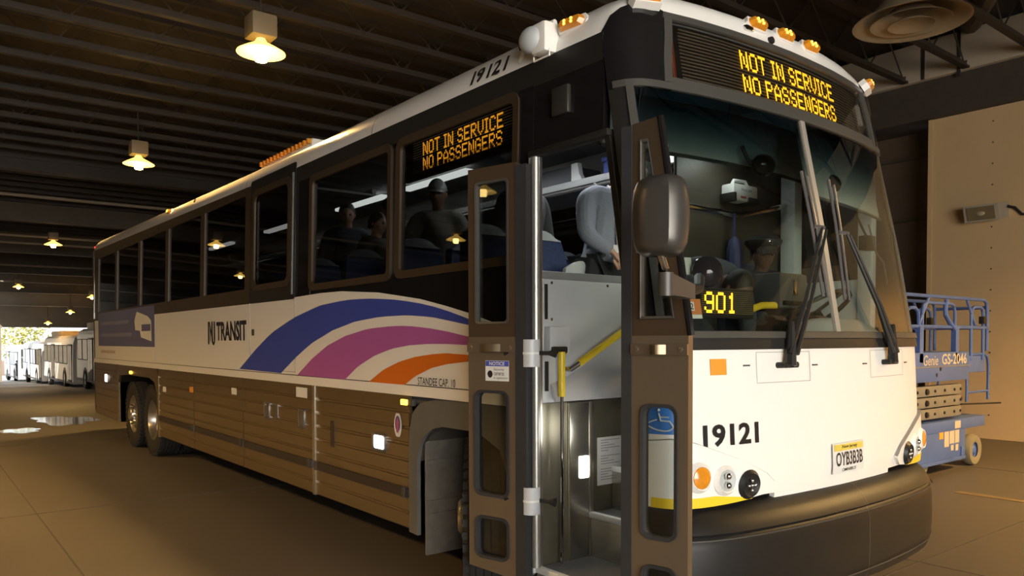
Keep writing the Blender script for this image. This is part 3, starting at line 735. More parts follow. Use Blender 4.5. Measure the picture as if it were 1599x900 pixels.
# ---- vinyl: stripes, logo, advert, small lettering
OFF = .0035
def band(name, top, bot, m, n=26):
    x0 = max(top[0][0], bot[0][0]); 
    A = []; B = []
    for i in range(n):
        t = i/(n-1)
        def at(tab, t):
            L = [0]
            for p, q in zip(tab, tab[1:]): L.append(L[-1]+math.hypot(q[0]-p[0], q[1]-p[1]))
            s = t*L[-1]
            for k in range(len(tab)-1):
                if s <= L[k+1]+1e-9:
                    u = (s-L[k])/(L[k+1]-L[k]); return (tab[k][0]+(tab[k+1][0]-tab[k][0])*u, tab[k][1]+(tab[k+1][1]-tab[k][1])*u)
            return tab[-1]
        a = at(top, t); b = at(bot, t); A.append(side(a[0], a[1], OFF)); B.append(side(b[0], b[1], OFF))
    part(name, MB().strip(A, B), m, sp_, 0)
band('blue_stripe', [(-5.937, 1.387), (-5.455, 1.594), (-5.018, 1.759), (-4.469, 1.892), (-3.918, 1.98), (-3.432, 2.006), (-3.052, 2.002), (-2.685, 1.98), (-2.351, 1.944), (-2.048, 1.895), (-1.727, 1.819), (-1.6, 1.784)], [(-4.788, 1.378), (-4.443, 1.53), (-4.09, 1.66), (-3.673, 1.766), (-3.268, 1.831), (-2.854, 1.858), (-2.46, 1.859), (-2.147, 1.839), (-1.728, 1.779), (-1.6, 1.758)], BLUEA)
band('magenta_stripe', [(-4.404, 1.374), (-4.094, 1.521), (-3.768, 1.641), (-3.438, 1.719), (-3.057, 1.771), (-2.687, 1.786), (-2.461, 1.784), (-2.188, 1.765), (-1.955, 1.739), (-1.728, 1.706), (-1.6, 1.685)], [(-3.446, 1.37), (-3.221, 1.481), (-2.958, 1.566), (-2.69, 1.622), (-2.441, 1.648), (-2.189, 1.658), (-1.955, 1.658), (-1.729, 1.652), (-1.6, 1.648)], MAGA)
band('orange_stripe', [(-3.043, 1.368), (-2.811, 1.467), (-2.576, 1.531), (-2.356, 1.569), (-2.11, 1.592), (-1.956, 1.598), (-1.729, 1.59), (-1.6, 1.585)], [(-2.511, 1.367), (-2.358, 1.436), (-2.151, 1.497), (-1.957, 1.528), (-1.729, 1.548), (-1.6, 1.561)], ORGA)

LET = MB()
for sx in (0,):
    z0, z1 = 1.633, 1.905
    for x0, x1, za, zb in ((-7.0, -6.955, z0+.01, z1), (-6.87, -6.825, z0+.06, z1), (-6.785, -6.74, z0+.06, z1)):
        LET.poly([side(x0, za, OFF), side(x1, za, OFF), side(x1, zb, OFF), side(x0, zb, OFF)])
    LET.poly([side(-6.965, z1, OFF), side(-6.93, z1, OFF), side(-6.80, z0+.03, OFF), side(-6.835, z0+.03, OFF)])
    A = []; B = []
    for i in range(9):
        a = math.radians(180+180*i/8); A.append(side(-6.80+.06*math.cos(a), z0+.06+.06*math.sin(a), OFF)); B.append(side(-6.80+.025*math.cos(a), z0+.06+.025*math.sin(a), OFF))
    LET.strip(A, B)
    LET.poly([side(-6.93, 1.70, OFF), side(-6.905, 1.66, OFF), side(-6.905, 1.82, OFF), side(-6.93, 1.86, OFF)])
part('logo', LET, BLKV, sp_, 0)
part('operator_name', text_mesh('TRANSIT', .215, .98, lambda u, v: side(-6.69+u, 1.683+v, OFF), .035), BLKV, sp_, 0)
part('door_label', MB().shell(lambda x, z, d: side(x, z, d), [-5.56, -5.49], [1.735, 1.80], .002, OFF), TRIMG, sp_)
part('capacity_text', text_mesh('STANDEE CAP. 10', .052, .46, lambda u, v: side(-2.328+u, 1.378+v, OFF), .004), BLKV, sp_, 0)
ADV = mat('advert_violet', (.115, .115, .235), .35, noise=.03)
ad = part('advert', MB().shell(lambda x, z, d: side(x, z, d), [-13.50, -9.46], [1.60, 1.9, 2.19], .002, .004), ADV, sp_)
part('advert_tag', MB().poly([side(x, z, .0065) for x, z in ((-10.65, 2.0), (-10.5, 2.13), (-9.85, 2.05), (-9.62, 1.98), (-9.62, 1.68), (-10.25, 1.74), (-10.3, 1.84), (-10.6, 1.85))]), PAPER, sp_)
part('advert_tag_bar', MB().shell(lambda x, z, d: side(x, z, d), [-10.2, -9.66], [1.83, 1.93], .001, .008), ADV, sp_)
for z, x1 in ((1.965, -11.05), (1.76, -10.85)):
    part('advert_line', MB().shell(lambda x, q, d: side(x, q, d), [-13.3, x1], [z, z+.055], .001, .0065), mat('advert_pale', (.22, .23, .36), .4), sp_)
part('advert_caption', MB().shell(lambda x, z, d: side(x, z, d), [-13.3, -12.1], [1.475, 1.525], .001, OFF), mat('faint_red', (.52, .40, .36), .5), sp_)

# ---- bronze skirts with ribs, wheel openings
RIB = [.465, .72, .835, .95, 1.065, 1.18]
zs = [.345, .36]
for r_ in RIB: zs += [r_-.014, r_-.005, r_+.005, r_+.014]
zs += [1.28, 1.297]
def skirt(x, z, d, sg=-1):
    e = d
    for r_ in RIB:
        if abs(z-r_) < .008: e -= .010
    if z < .35: e -= .02
    return side(x, z, e, sg)
BAYS = [(-9.29, -7.62), (-7.60, -5.86), (-5.84, -4.095), (-4.03, -2.46)]
RUBM = mat('rub_rail_rubber', (.030, .022, .020), .45)
LATCHM = mat('latch_grey', (.28, .27, .27), .3, .8)
for sg in (-1, 1):
    for i, (a, b) in enumerate(BAYS):
        bay = part('bay_door', MB().shell(lambda x, z, d: skirt(x, z, d, sg), [a, b], zs, .03), BRONZE)
        rr = MB().shell(lambda x, z, d: side(x, z, d, sg), [a, b], [.575, .59, .63, .642], .02, .022)
        obj('rub_rail', rr, RUBM, bay)
        for x in (a+.02, b-.06):
            obj('rail_clip', MB().shell(lambda q, z, d: side(q, z, d, sg), [x, x+.04], [.57, .61, .648], .02, .028), TRIMG, bay)
        if sg < 0 and i in (2, 3): 
            for zc in (1.0,):
                xl = a+.30 if i == 3 else a+.88
                obj('recess_handle', MB().shell(lambda q, z, d: side(q, z, d, sg), [xl, xl+.075], [zc-.20, zc+.02] if i == 3 else [zc-.05, zc+.08], .02, .004), LATCHM if i == 2 else FRAMEB, bay)
    part('rear_skirt', MB().shell(lambda x, z, d: skirt(x, z, d, sg), [-13.92, -11.98], zs, .03), BRONZE)
    if sg > 0: part('front_skirt', MB().shell(lambda x, z, d: skirt(x, z, d, sg), [-1.25, -.45], zs, .03), BRONZE)
part('bay_post', MB().shell(lambda x, z, d: side(x, z, d), [-4.09, -4.035], [.345, 1.0, 1.297], .03, .006), ALUM)
for x, z in ((-4.33, .985), (-5.17, 1.0)):
    part('latch', MB().ring([side(a, b, .008) for a, b in rrect(x-.07, x+.07, z-.085, z+.085, .015, 2)], [side(a, b, .004) for a, b in rrect(x-.055, x+.055, z-.07, z+.07, .01, 2)], (0, .02, 0)), LATCHM)
    part('latch_paddle', MB().shell(lambda q, s_, d: side(q, s_, d), [x-.05, x+.05], [z-.06, z+.04], .01, .0065), LATCHM)
part('warning_label', MB().shell(lambda q, z, d: side(q, z, d), [-4.44, -4.20], [1.175, 1.265], .002, .003), PAPER)
for x, z, m_ in ((-9.05, .99, PAPER), (-7.78, 1.045, ORGSQ), (-6.2, 1.105, PAPER)):
    part('small_label', MB().shell(lambda q, s_, d: side(q, s_, d), [x, x+.16], [z, z+.07], .002, .004), m_)
def lit_lamp(x0, x1, z0, z1):
    o = rrect(x0-.02, x1+.02, z0-.02, z1+.02, .025, 3); i = rrect(x0, x1, z0, z1, .02, 3)
    f_ = part('docking_lamp', MB().ring([side(x, z, .018) for x, z in o], [side(x, z, .012) for x, z in i], (0, .03, 0)), LATCHM)
    obj('lens', MB().poly([side(x, z, .010) for x, z in i], (0, .006, 0)), WLAMP, f_)
lit_lamp(-2.96, -2.80, .875, .975)
lit_lamp(-12.95, -12.72, .97, 1.10)
ms = part('side_marker', MB().box(-2.52, -2.36, -1.325, -1.29, 1.225, 1.275, .01), TRIMG)
obj('lens', MB().box(-2.50, -2.42, -1.34, -1.32, 1.23, 1.27, .008), AMBERL, ms)
em = part('emblem', MB().poly([side(-2.605+.055*math.cos(a), 1.075+.088*math.sin(a)*(1+.05*math.cos(6*a)), .004) for a in lin(0, 2*PI-.2, 28)]), PAPER)
obj('emblem_shield', MB().poly([side(-2.605+.036*math.cos(a), 1.085+.058*math.sin(a), .006) for a in lin(0, 2*PI-.2, 20)]), mat('emblem_violet', (.08, .05, .20), .4), em)
obj('emblem_mark', MB().poly([side(x, z, .0075) for x, z in ((-2.62, 1.02), (-2.59, 1.02), (-2.585, 1.10), (-2.605, 1.13), (-2.625, 1.10))]), mat('emblem_rose', (.40, .10, .20), .4), em)
# front wheel opening surround
for sg in (-1, 1):
    o = [(-2.45, .335), (-2.45, .9), (-2.44, 1.05), (-2.40, 1.17), (-2.30, 1.25), (-2.1, 1.285), (-1.6, 1.29), (-1.25, 1.29), (-1.13, 1.29), (-1.13, .335)]
    i = [(-2.32, .335), (-2.32, .85), (-2.29, .96), (-2.22, 1.04), (-2.12, 1.09), (-2.0, 1.115), (-1.6, 1.115), (-1.38, 1.03), (-1.28, .82), (-1.27, .335)]
    part('wheel_arch', MB().strip([side(x, z, .008, sg) for x, z in o], [side(x, z, .018, sg) for x, z in i], (0, -sg*.05, 0)), ARCHM)
    part('arch_liner', MB().strip([side(x, z, -.01, sg) for x, z in i], [Vector((x, sg*.62, z)) for x, z in i], (0, 0, .01)).box(-2.4, -1.2, sg*.60-.02, sg*.60, .3, 1.15), mat('liner_grime', (.085, .078, .068), .85, noise=.2, nscale=9))
    o2 = [(-12.0, .335), (-12.0, 1.1), (-11.9, 1.297), (-11.2, 1.297), (-10.5, 1.297), (-9.8, 1.297), (-9.4, 1.297), (-9.28, 1.2), (-9.28, .335)]
    i2 = [(-11.86, .335), (-11.86, 1.0), (-11.75, 1.12), (-11.2, 1.15), (-10.5, 1.15), (-9.8, 1.15), (-9.5, 1.1), (-9.36, .95), (-9.34, .335)]
    part('wheel_arch', MB().strip([side(x, z, .004, sg) for x, z in o2], [side(x, z, .008, sg) for x, z in i2], (0, -sg*.05, 0)), BRONZE)
    part('arch_liner', MB().strip([side(x, z, -.02, sg) for x, z in i2], [Vector((x, sg*.55, z)) for x, z in i2], (0, 0, .01)).box(-12, -9.3, sg*.54-.02, sg*.54, .3, 1.15), BLACKM)
fp = MB().box(-2.285, -2.265, -1.275, -.88, .20, 1.08, .006)
for z in (.46, .55, .83): fp.box(-2.265, -2.255, -1.27, -.90, z, z+.03, .004)
part('mud_flap', fp, mat('mud_flap', (.075, .068, .058), .9, noise=.25, nscale=16, col2=(.16, .145, .125), bump=.2, bscale=80))
obj('lens', MB().box(-10.98, -10.88, -1.32, -1.29, 1.17, 1.215, .008), AMBERL, ms)
# wheels
def wheel(x, y, r, wd, ax, style):
    A = Vector(ax).normalized(); C_ = Vector((x, y, r))
    pr = [(r*.56, wd*.42), (r*.62, wd*.49), (r*.86, wd*.5), (r*.94, wd*.46), (r*.975, wd*.40)]
    for g_ in (.24, .08, -.08, -.24):
        pr += [(r*1.0, wd*(g_+.06)), (r*1.0, wd*(g_+.012)), (r*.97, wd*(g_+.010)), (r*.97, wd*(g_-.010)), (r*1.0, wd*(g_-.012)), (r*1.0, wd*(g_-.06))]
    pr += [(r*.975, -wd*.40), (r*.94, -wd*.46), (r*.86, -wd*.5), (r*.62, -wd*.49), (r*.56, -wd*.42)]
    t = MB().lathe(pr, C_, A, 48)
    X = (Vector((0, 0, 1)).cross(A)).normalized(); Y = A.cross(X)
    for k in range(44):      # shoulder blocks
        a = 2*PI*k/44; rad = X*math.cos(a)+Y*math.sin(a); tan = A.cross(rad)
        for sd in (-1, 1):
            c = C_+rad*r*.965+A*sd*wd*.44
            vs = [c+rad*u*.020+tan*v*.022+A*w_*.016 for u in (-1, 1) for v in (-1, 1) for w_ in (-1, 1)]
            t.add(vs, [(0,1,3,2),(4,6,7,5),(0,4,5,1),(2,3,7,6),(0,2,6,4),(1,5,7,3)])
    tw = part('wheel', t, TYRE)
    if style == 'dish': rp = [(r*.575, wd*.44), (r*.55, wd*.46), (r*.53, wd*.40), (r*.48, wd*.12), (r*.40, wd*.02), (r*.22, wd*.02), (r*.20, wd*.14), (r*.17, wd*.18), (0, wd*.19)]
    else: rp = [(r*.575, wd*.44), (r*.55, wd*.46), (r*.53, wd*.42), (r*.46, wd*.34), (r*.38, wd*.42), (r*.24, wd*.46), (r*.22, wd*.60), (r*.18, wd*.66), (0, wd*.67)]
    obj('rim', MB().lathe(rp, C_, A, 36), ALUM, tw)
    for k in range(10):
        bl = MB(); a = 2*PI*k/10; q = C_+(X*math.cos(a)+Y*math.sin(a))*r*.31
        bl.lathe([(.016, wd*(.02 if style == 'dish' else .40)), (.016, wd*(.14 if style == 'dish' else .56)), (.0, wd*(.15 if style == 'dish' else .57))], q, A, 8)
        obj('wheel_nut', bl, CHROME, tw)
    return tw
a_ = math.radians(37)
wheel(-1.84, -1.06, .52, .30, (-math.sin(a_), -math.cos(a_), 0), 'steer')
wheel(-1.84, 1.06, .52, .30, (math.sin(a_), math.cos(a_), 0), 'steer')
for sg in (-1, 1):
    wheel(-9.9, sg*1.10, .52, .30, (0, sg, 0), 'dish'); wheel(-11.12, sg*1.10, .52, .30, (0, sg, 0), 'steer')
    wheel(-9.9, sg*.74, .52, .30, (0, sg, 0), 'dish')
part('axle', MB().tube([(-9.9, -1, .52), (-9.9, 1, .52)], .09, 10).tube([(-11.12, -1, .52), (-11.12, 1, .52)], .09, 10).tube([(-1.84, -.9, .52), (-1.84, .9, .52)], .08, 10), BLACKM)
part('underbody', MB().box(-9.2, -2.5, -1.22, 1.22, .36, .42).box(-13.8, -12, -1.2, 1.2, .4, .46).box(-2.5, -.2, -.55, .55, .36, .45), BLACKM)
# rear end
part('rear_panel', MB().box(-13.98, -13.90, -1.27, 1.27, .45, 3.40, .03), BRONZE)
part('rear_bumper', MB().box(-14.08, -13.9, -1.28, 1.28, .40, .75, .04), BUMPERM)
part('rear_marker', MB().box(-13.98, -13.94, -1.26, -1.18, 3.42, 3.46, .008), mat('red_lens', (.6, .03, .02), .2, emit=(1, .05, .02), estr=1.0))
part('corner_post', MB().box(-13.95, -13.86, -1.30, -1.25, .4, 3.36, .015), FRAMEB)

POSTM = mat('satin_post', (.42, .41, .38), .32, .7, noise=.05)
# ---- open door leaves
TH = math.radians(14)
dD = Vector((math.cos(TH), math.sin(TH), 0)); dN = Vector((math.sin(TH), -math.cos(TH), 0))
def leaf(O, W, rub0, rub1, slant, name):
    O = Vector(O); mp = lambda u, z, d=0.0: O+dD*u+dN*d+Vector((0, 0, z))
    low = [(0, .375), (W, .345), (W, 1.70), (0, 1.70)]
    wm = [rrect(.055, W-.055, .80, 1.39, .045, 5), rrect(.06, W-.055, .44, .67, .045, 5)]
    lf = part(name, holed(MB(), low, wm, lambda u, z, d: mp(u, z, d), .045), BRONZED)
    for h in wm:
        cx = sum(p[0] for p in h)/len(h); cz = sum(p[1] for p in h)/len(h)
        gr = lambda k: [(cx+(u-cx)*(1+k/abs(.5*(W-.11))), cz+(z-cz)*(1+k/.25)) for u, z in h]
        x0, x1 = min(p[0] for p in h), max(p[0] for p in h); z0, z1 = min(p[1] for p in h), max(p[1] for p in h)
        obj('window_seal', MB().ring([mp(u, z, .012) for u, z in rrect(x0-.008, x1+.008, z0-.008, z1+.008, .050)], [mp(u, z, .008) for u, z in rrect(x0+.008, x1-.008, z0+.008, z1-.008, .038)], -dN*.05), RUBBER, lf)
        obj('pane', MB().poly([mp(u, z, -.02) for u, z in h], -dN*.005), DOORGLASS, lf)
    top = 2.66
    if slant: up = [(0, 1.70), (W, 1.70), (.125, top), (0, top-.015)]
    else: up = [(0, 1.70), (W, 1.70), (W, top), (0, top)]
    if slant: hole = [(.045, 1.775), (W-.068, 1.775), (.105, 2.42), (.078, 2.57), (.045, 2.57)]
    else: hole = rrect(.055, W-.05, 1.775, 2.58, .02, 2)
    uf = obj('upper_frame', holed(MB(), up, [hole], lambda u, z, d: mp(u, z, d-.002), .042), FRAMEB, lf)
    obj('frame_bead', MB().ring([mp(u, z, .008) for u, z in hole], [mp(*((lambda c: (c[0]+(u-c[0])*.9, c[1]+(z-c[1])*.97))((sum(p[0] for p in hole)/len(hole), 2.15))), .004) for u, z in hole], -dN*.03), TRIMG, lf)
    obj('upper_pane', MB().poly([mp(u, z, -.02) for u, z in hole], -dN*.005), DOORGLASS, lf)
    if slant: obj('edge_trim', MB().tube([mp(W+.008, 1.70, -.01), mp(.135, top, -.01)], .016, 8), BLACKG, lf)
    hp = MB().box(0, .01, 0, .01, 0, .01) if False else MB()
    hp.poly([mp(u, z, .012) for u, z in ((.0, 1.615), (W, 1.615), (W, 1.663), (.0, 1.663))], -dN*.014)
    for u in (.03, W-.03): hp.lathe([(0, .006), (.010, .004), (.011, 0)], mp(u, 1.64, .012), dN, 10)
    obj('handle_plate', hp, mat('plate_bronze', (.24, .19, .14), .3, .7), lf)
    A = [mp(u, 1.66, .013+.030*math.sin(PI*(u-.10)/(W-.20))) for u in lin(.10, W-.10, 7)]; B = [p-Vector((0, 0, .042)) for p in A]
    obj('pull_grip', MB().strip(A, B), mat('grip_bronze', (.26, .20, .13), .38, .8), lf)
    for a, b in ((-rub0, 0) if rub0 else (None, None), (W, W+rub1) if rub1 else (None, None)):
        if a is None: continue
        if slant and a >= W: continue
        rb_ = MB().poly([mp(u, z, .004) for u, z in ((a, .36), (b, .36), (b, top-.02), (a, top-.02))], -dN*.055)
        obj('rubber_edge', rb_, RUBBER, lf)
        m_ = (a+b)/2
        obj('rubber_bead', MB().tube([mp(m_, .36, -.02), mp(m_, top-.03, -.02)], .016, 8), GREYD, lf)
    return lf, mp
rearleaf, rm = leaf((-1.43, -1.50, 0), .345, 0, .075, False, 'door_leaf')
frontleaf, fm = leaf((-.165, -1.487, 0), .275, .052, 0, True, 'door_leaf')
nt_ = obj('notice_sign', MB().poly([rm(u, z, .003) for u, z in ((.130, 1.452), (.300, 1.452), (.300, 1.567), (.130, 1.567))]), PAPER, rearleaf)
obj('notice_header', MB().poly([rm(u, z, .004) for u, z in ((.132, 1.535), (.298, 1.535), (.298, 1.565), (.132, 1.565))]), BLUEA, rearleaf)
obj('notice_text', text_mesh('NOTICE', .020, .11, lambda u, v: rm(.160+u, 1.540+v, .0055), .02), PAPER, rearleaf, 0)
for i, s_ in enumerate(('Security', 'cameras', 'in operation')):
    obj('notice_text', text_mesh(s_, .016, (.075, .075, .10)[i], lambda u, v: rm(.192+u, 1.508-.024*i+v, .0055), 0), BLKV, rearleaf, 0)
obj('notice_camera', MB().poly([rm(.165+.020*math.cos(a)*(1 if math.sin(a) < 0 else .9), 1.495+(.026 if math.sin(a) < 0 else .016)*math.sin(a), .0045) for a in lin(0, 2*PI-.3, 14)]), BLKV, rearleaf)
# door posts, arms and clamps
for x0, y0, cx in ((-1.02, -1.335, 1),):
    po = part('door_post', MB().tube([(x0, y0, .42), (x0, y0, 2.68)], .024, 12), POSTM)
    for z in (1.61, .795):
        obj('clamp', MB().lathe([(.030, -.075), (.052, -.075), (.052, .075), (.030, .075)], (x0-.02, y0-.02, z), (0, 0, 1), 20), GREYP, po)
        obj('clamp_band', MB().lathe([(.0535, -.006), (.0535, .006)], (x0-.02, y0-.02, z), (0, 0, 1), 20), PAPER, po)
        obj('arm', MB().tube([(x0-.02, y0-.02, z), (x0-.16, y0-.09, z)], .02, 8).tube([(x0, y0, z), (x0+.075, y0+.03, z), (x0+.11, y0+.045, z)], [.012, .012, .026], 9), BLACKM, po)
fpst = part('door_post', MB().tube([(-.29, -1.345, .42), (-.29, -1.345, 2.3)], .018, 10), POSTM)
for z in (1.61, .795): obj('arm', MB().tube([(-.29, -1.345, z), (-.12, -1.41, z)], .016, 8), BLACKM, fpst)
part('door_jamb', MB().box(-1.125, -1.085, -1.30, -1.235, .36, 2.72, .006), GREYW)
part('door_jamb', MB().box(-1.085, -1.06, -1.275, -1.25, .38, 2.72, .004), ALUM)
part('door_jamb', MB().add([(x+(.0 if z < 1.7 else -.17*(z-1.7)), y, z) for z in (.36, 1.7, 2.72) for x, y in ((-.37, -1.285), (-.335, -1.285), (-.335, -1.20), (-.37, -1.20))], [(0,1,5,4), (1,2,6,5), (2,3,7,6), (3,0,4,7), (4,5,9,8), (5,6,10,9), (6,7,11,10), (7,4,8,11), (0,3,2,1), (8,9,10,11)]), BLACKM)
part('door_brush', MB().tube([(-1.10, -1.325, .45), (-1.10, -1.325, 1.45)], .014, 6), BLACKM)
# wheelchair sticker on the corner behind the front leaf
wh = part('access_sign', MB().shell(surf, [-1.30, -1.295, -1.29, -1.28, -1.262, -1.235, -1.21], [1.235, 1.30, 1.37], .002, .004), mat('access_blue', (.04, .20, .62), .4), front)
wc = MB()
def cs(u, v): return surf(-1.285+u*.0011, 1.245+v*.0011, .008) if False else surf(-1.305+u, 1.235+v, .008)
wc.sphere(cs(.035, .115), .0075, 8, 6)
wc.tube([cs(.035, .10), cs(.038, .065), cs(.060, .062), cs(.072, .035), cs(.082, .037)], .0042, 6)
wc.tube([cs(.038, .083), cs(.058, .082)], .0036, 6)
wc.tube([cs(.045+.028*math.cos(a), .045+.028*math.sin(a)) for a in lin(2.1, 6.1, 14)], .0036, 6)
part('access_symbol', wc, PAPER, front)

# ---- door side mirror
mb_ = bmesh.new(); bmesh.ops.create_cube(mb_, size=1); bmesh.ops.subdivide_edges(mb_, edges=mb_.edges[:], cuts=6, use_grid_fill=True)
MC = Vector((.272, -1.797, 2.150)); mx_ = Vector((.66, .75, 0)).normalized(); mn_ = Vector((.75, -.66, 0)).normalized()
for v in mb_.verts:
    c = v.co*2; n4 = (abs(c.x)**5+abs(c.y)**5+abs(c.z)**5)**(1/5); c = c/n4
    bul = 1-.10*c.z*c.z
    fwd = max(0, c.y)
    v.co = MC + mx_*(c.x*.108*bul*(1-.12*fwd)) + mn_*(c.y*.075 + (.045*(1-abs(c.x-.22)*1.1) if c.y > 0.3 else 0)) + Vector((0, 0, c.z*.152*(1-.10*fwd)))
mir = part('mirror', MB().bm(mb_), mat('mirror_housing', (.085, .078, .070), .34, .5, noise=.05))
obj('mirror_glass', MB().poly([MC-mn_*.082+mx_*a*.09+Vector((0, 0, b*.13)) for a, b in ((-1, -.9), (-.9, -1), (.9, -1), (1, -.9), (1, .9), (.9, 1), (-.9, 1), (-1, .9))], mn_*.006), CHROME, mir)
BR = Vector((.265, -1.76, 1.895))
obj('mirror_stem', MB().tube([MC+Vector((0, 0, -.14)), BR+Vector((0, 0, .06))], .014, 12), CHROME, mir)
e_ = Vector((.11, -1.52, 1.925)); dirb = (Vector((.02, -1.30, 1.93))-BR); 
bk = MB().lathe([(.0, .045), (.030, .045), (.030, -.045), (.0, -.045)], BR, (0, 0, 1), 18)
tt = Vector((0, 0, 1)); p0 = BR; p1 = BR+Vector((-.03, .175, -.015))
wv = Vector((.026, .008, 0))
bk.add([p0+wv+tt*.042, p0-wv+tt*.042, p0-wv-tt*.042, p0+wv-tt*.042, p1+wv+tt*.022, p1-wv+tt*.022, p1-wv-tt*.035, p1+wv-tt*.035], [(0,1,2,3), (4,7,6,5), (0,4,5,1), (1,5,6,2), (2,6,7,3), (3,7,4,0)])
obj('mirror_bracket', bk, mat('bracket_grey', (.075, .070, .062), .45, .3), mir)
obj('mirror_arm', MB().tube([p1, (.14, -1.40, 1.90), (.0, -1.22, 1.96)], [.026, .022, .026], 10), BLACKM, mir)
cp = surf(-1.01, 2.005, .04)
obj('mount_disc', MB().lathe([(.0, .035), (.035, .03), (.075, .0), (.078, -.012), (.07, -.02)], cp, (.75, -.5, .1), 24), BLACKG, mir)

# ================================================================ coach inside
ZF = 1.28
part('cabin_floor', MB().box(-13.85, -1.12, -1.24, 1.24, ZF-.05, ZF).box(-1.12, -.40, -.42, 1.24, ZF-.09, ZF-.04), FLOORV)
part('cabin_ceiling', MB().box(-13.85, -.9, -1.0, 1.0, 3.40, 3.42), mat('ceiling_lining', (.20, .20, .195), .6))
sw = MB().box(-1.09, -.36, -1.27, -.86, .33, .39).box(-1.09, -.36, -.86, -.66, .33, .645).box(-1.09, -.36, -.66, -.46, .33, .90).box(-1.09, -.36, -.46, -.40, .33, 1.235)
stw = part('stepwell', sw, FLOORV)
for y_, z_ in ((-1.285, .365), (-.875, .62), (-.675, .875)): obj('step_nosing', MB().box(-1.09, -.36, y_, y_+.038, z_, z_+.034, .004), PAPER, stw)
obj('step_riser', MB().box(-1.09, -.36, -.868, -.862, .39, .622).box(-1.09, -.36, -.668, -.662, .645, .877), STEEL, stw)
pn = MB().box(-1.125, -1.095, -1.235, -.40, .36, 1.32)
spn = part('stepwell_panel', pn, mat('dull_steel', (.30, .28, .21), .35, .8, noise=.1))
obj('steel_sheet', MB().box(-1.095, -1.075, -1.03, -.845, .385, 1.315, .006), STEEL, spn)
obj('steel_edge', MB().box(-1.095, -1.07, -.875, -.84, .385, 1.315, .008), ALUM, spn)
obj('step_lamp', MB().box(-1.075, -1.066, -.955, -.885, .865, .995, .006), WLAMP, spn)
obj('rule_notice', MB().box(-1.095, -1.09, -.79, -.55, .80, 1.09), PAPER, spn)
nl = MB()
for i, z in enumerate(lin(.83, 1.07, 16)): 
    if i in (5, 10): continue
    nl.box(-1.0895, -1.089, -.765, -.60-.05*((i*7) % 3), z, z+.005)
obj('notice_line', nl, mat('print_grey', (.32, .32, .32), .7), spn)
l = light('step_light', 'POINT', (-.9, -.95, 1.05), 3.0, (1, .97, .9), None, shadow_soft_size=.12); l.parent = BUS; l.location = Vector((-.80, -1.0, 1.15))-BUS.location
# grey barrier with its moulded sweep
md = MB().box(-1.15, -1.10, -1.235, -.36, 1.32, 2.045, .01)
mod = part('stair_barrier', md, GREYP)
obj('barrier_cap', MB().box(-1.16, -1.085, -1.24, -.35, 2.03, 2.075, .012), mat('cap_grey', (.20, .205, .21), .4), mod)
A = []; B = []
for i in range(14):
    t = i/13; A.append((-1.10+.0, -1.20+.80*t, 1.46+.50*t**1.25)); B.append((-1.10, -1.20+.80*t, 1.33))
sweep = MB(); us = lin(0, 1, 14)
sweep.shell(lambda t, q, d: Vector((-1.10+(.045*math.sin(PI*min(1, q*1.6)/2) if q < .99 else 0)+d, -1.19+.82*t, 1.335+(.13+.40*t**1.3)*(1-q)+0*q)) if False else Vector((-1.098+.05*(1-q)**.5+d, -1.16+.80*t, 1.33+(.10+.42*t**1.3)*q)), us, lin(0, 1, 6), .02)
obj('barrier_sweep', sweep, GREYP, mod)
obj('rail_bracket', MB().box(-1.10, -1.045, -1.21, -1.055, 1.60, 1.76, .012), GREYP, mod)
obj('bracket_slot', MB().box(-1.047, -1.035, -1.20, -1.085, 1.605, 1.645, .012), BLACKM, mod)
obj('grab_handle', MB().tube([(-1.03, -1.135, 1.615), (-1.03, -1.135, 1.36)], .021, 12), YELLOW, mod)
obj('vent_strip', MB().box(-1.095, -1.085, -1.205, -1.185, 1.39, 1.56), BLACKM, mod)
obj('vent_strip', MB().box(-1.095, -1.085, -1.205, -1.190, 1.80, 2.0), BLACKM, mod)
obj('handrail', MB().tube([(-1.035, -1.00, 1.545), (-1.035, -.50, 1.80), (-1.035, -.36, 1.87)], .022, 12), YELLOW, mod)
obj('rail_end', MB().tube([(-1.09, -1.075, 1.515), (-1.05, -1.05, 1.512), (-1.035, -.995, 1.548)], [.014, .016, .019], 10), CHROME, mod)
obj('door_rod', MB().tube([(-1.03, -1.135, 1.36), (-1.03, -1.135, .40)], .010, 8), CHROME, mod)
for y, z in ((-1.15, 2.01), (-.7, 2.01), (-1.15, 1.80)): obj('screw', MB().lathe([(0, .006), (.009, .004), (.009, -.002)], (-1.10, y, z), (1, 0, 0), 8), CHROME, mod)
# seats
SEATD = mat('shaded_seat_vinyl', (.035, .038, .05), .7, noise=.06)  # same headrest vinyl with the rear rows' shade put into its colour
def seat_parts(x, y, first=True):
    w_ = .21
    cush = MB().box(x-.02, x+.44, y-w_, y+w_, ZF+.36, ZF+.47, .04)
    s = part('seat', cush, SEATB)
    bk_ = MB(); 
    bk_.shell(lambda u, v, d: Vector((x-.03-.14*v-.02*math.cos(PI*u/2)+d*1.0, y+w_*u*(1-.18*max(0, v-.75)*4*abs(u)), ZF+.42+.70*v)), lin(-1, 1, 7), lin(0, 1, 8), .09, .05)
    obj('seat_back', bk_, SEATB, s)
    hr = MB().shell(lambda u, v, d: Vector((x-.165-.03*v+d, y+w_*u*(.83-.14*v*abs(u)), ZF+1.105+.075*v-.05*u*u*v)), lin(-1, 1, 7), lin(0, 1, 4), .10, .055)
    obj('headrest', hr, SEATT if first else SEATD, s)
    obj('seat_leg', MB().box(x+.1, x+.28, y-.03, y+.03, ZF, ZF+.37, .01), GREYD, s)
    return s
s0 = seat_parts(-1.80, -.98)
s1 = seat_parts(-1.80-.88, -.98, False)
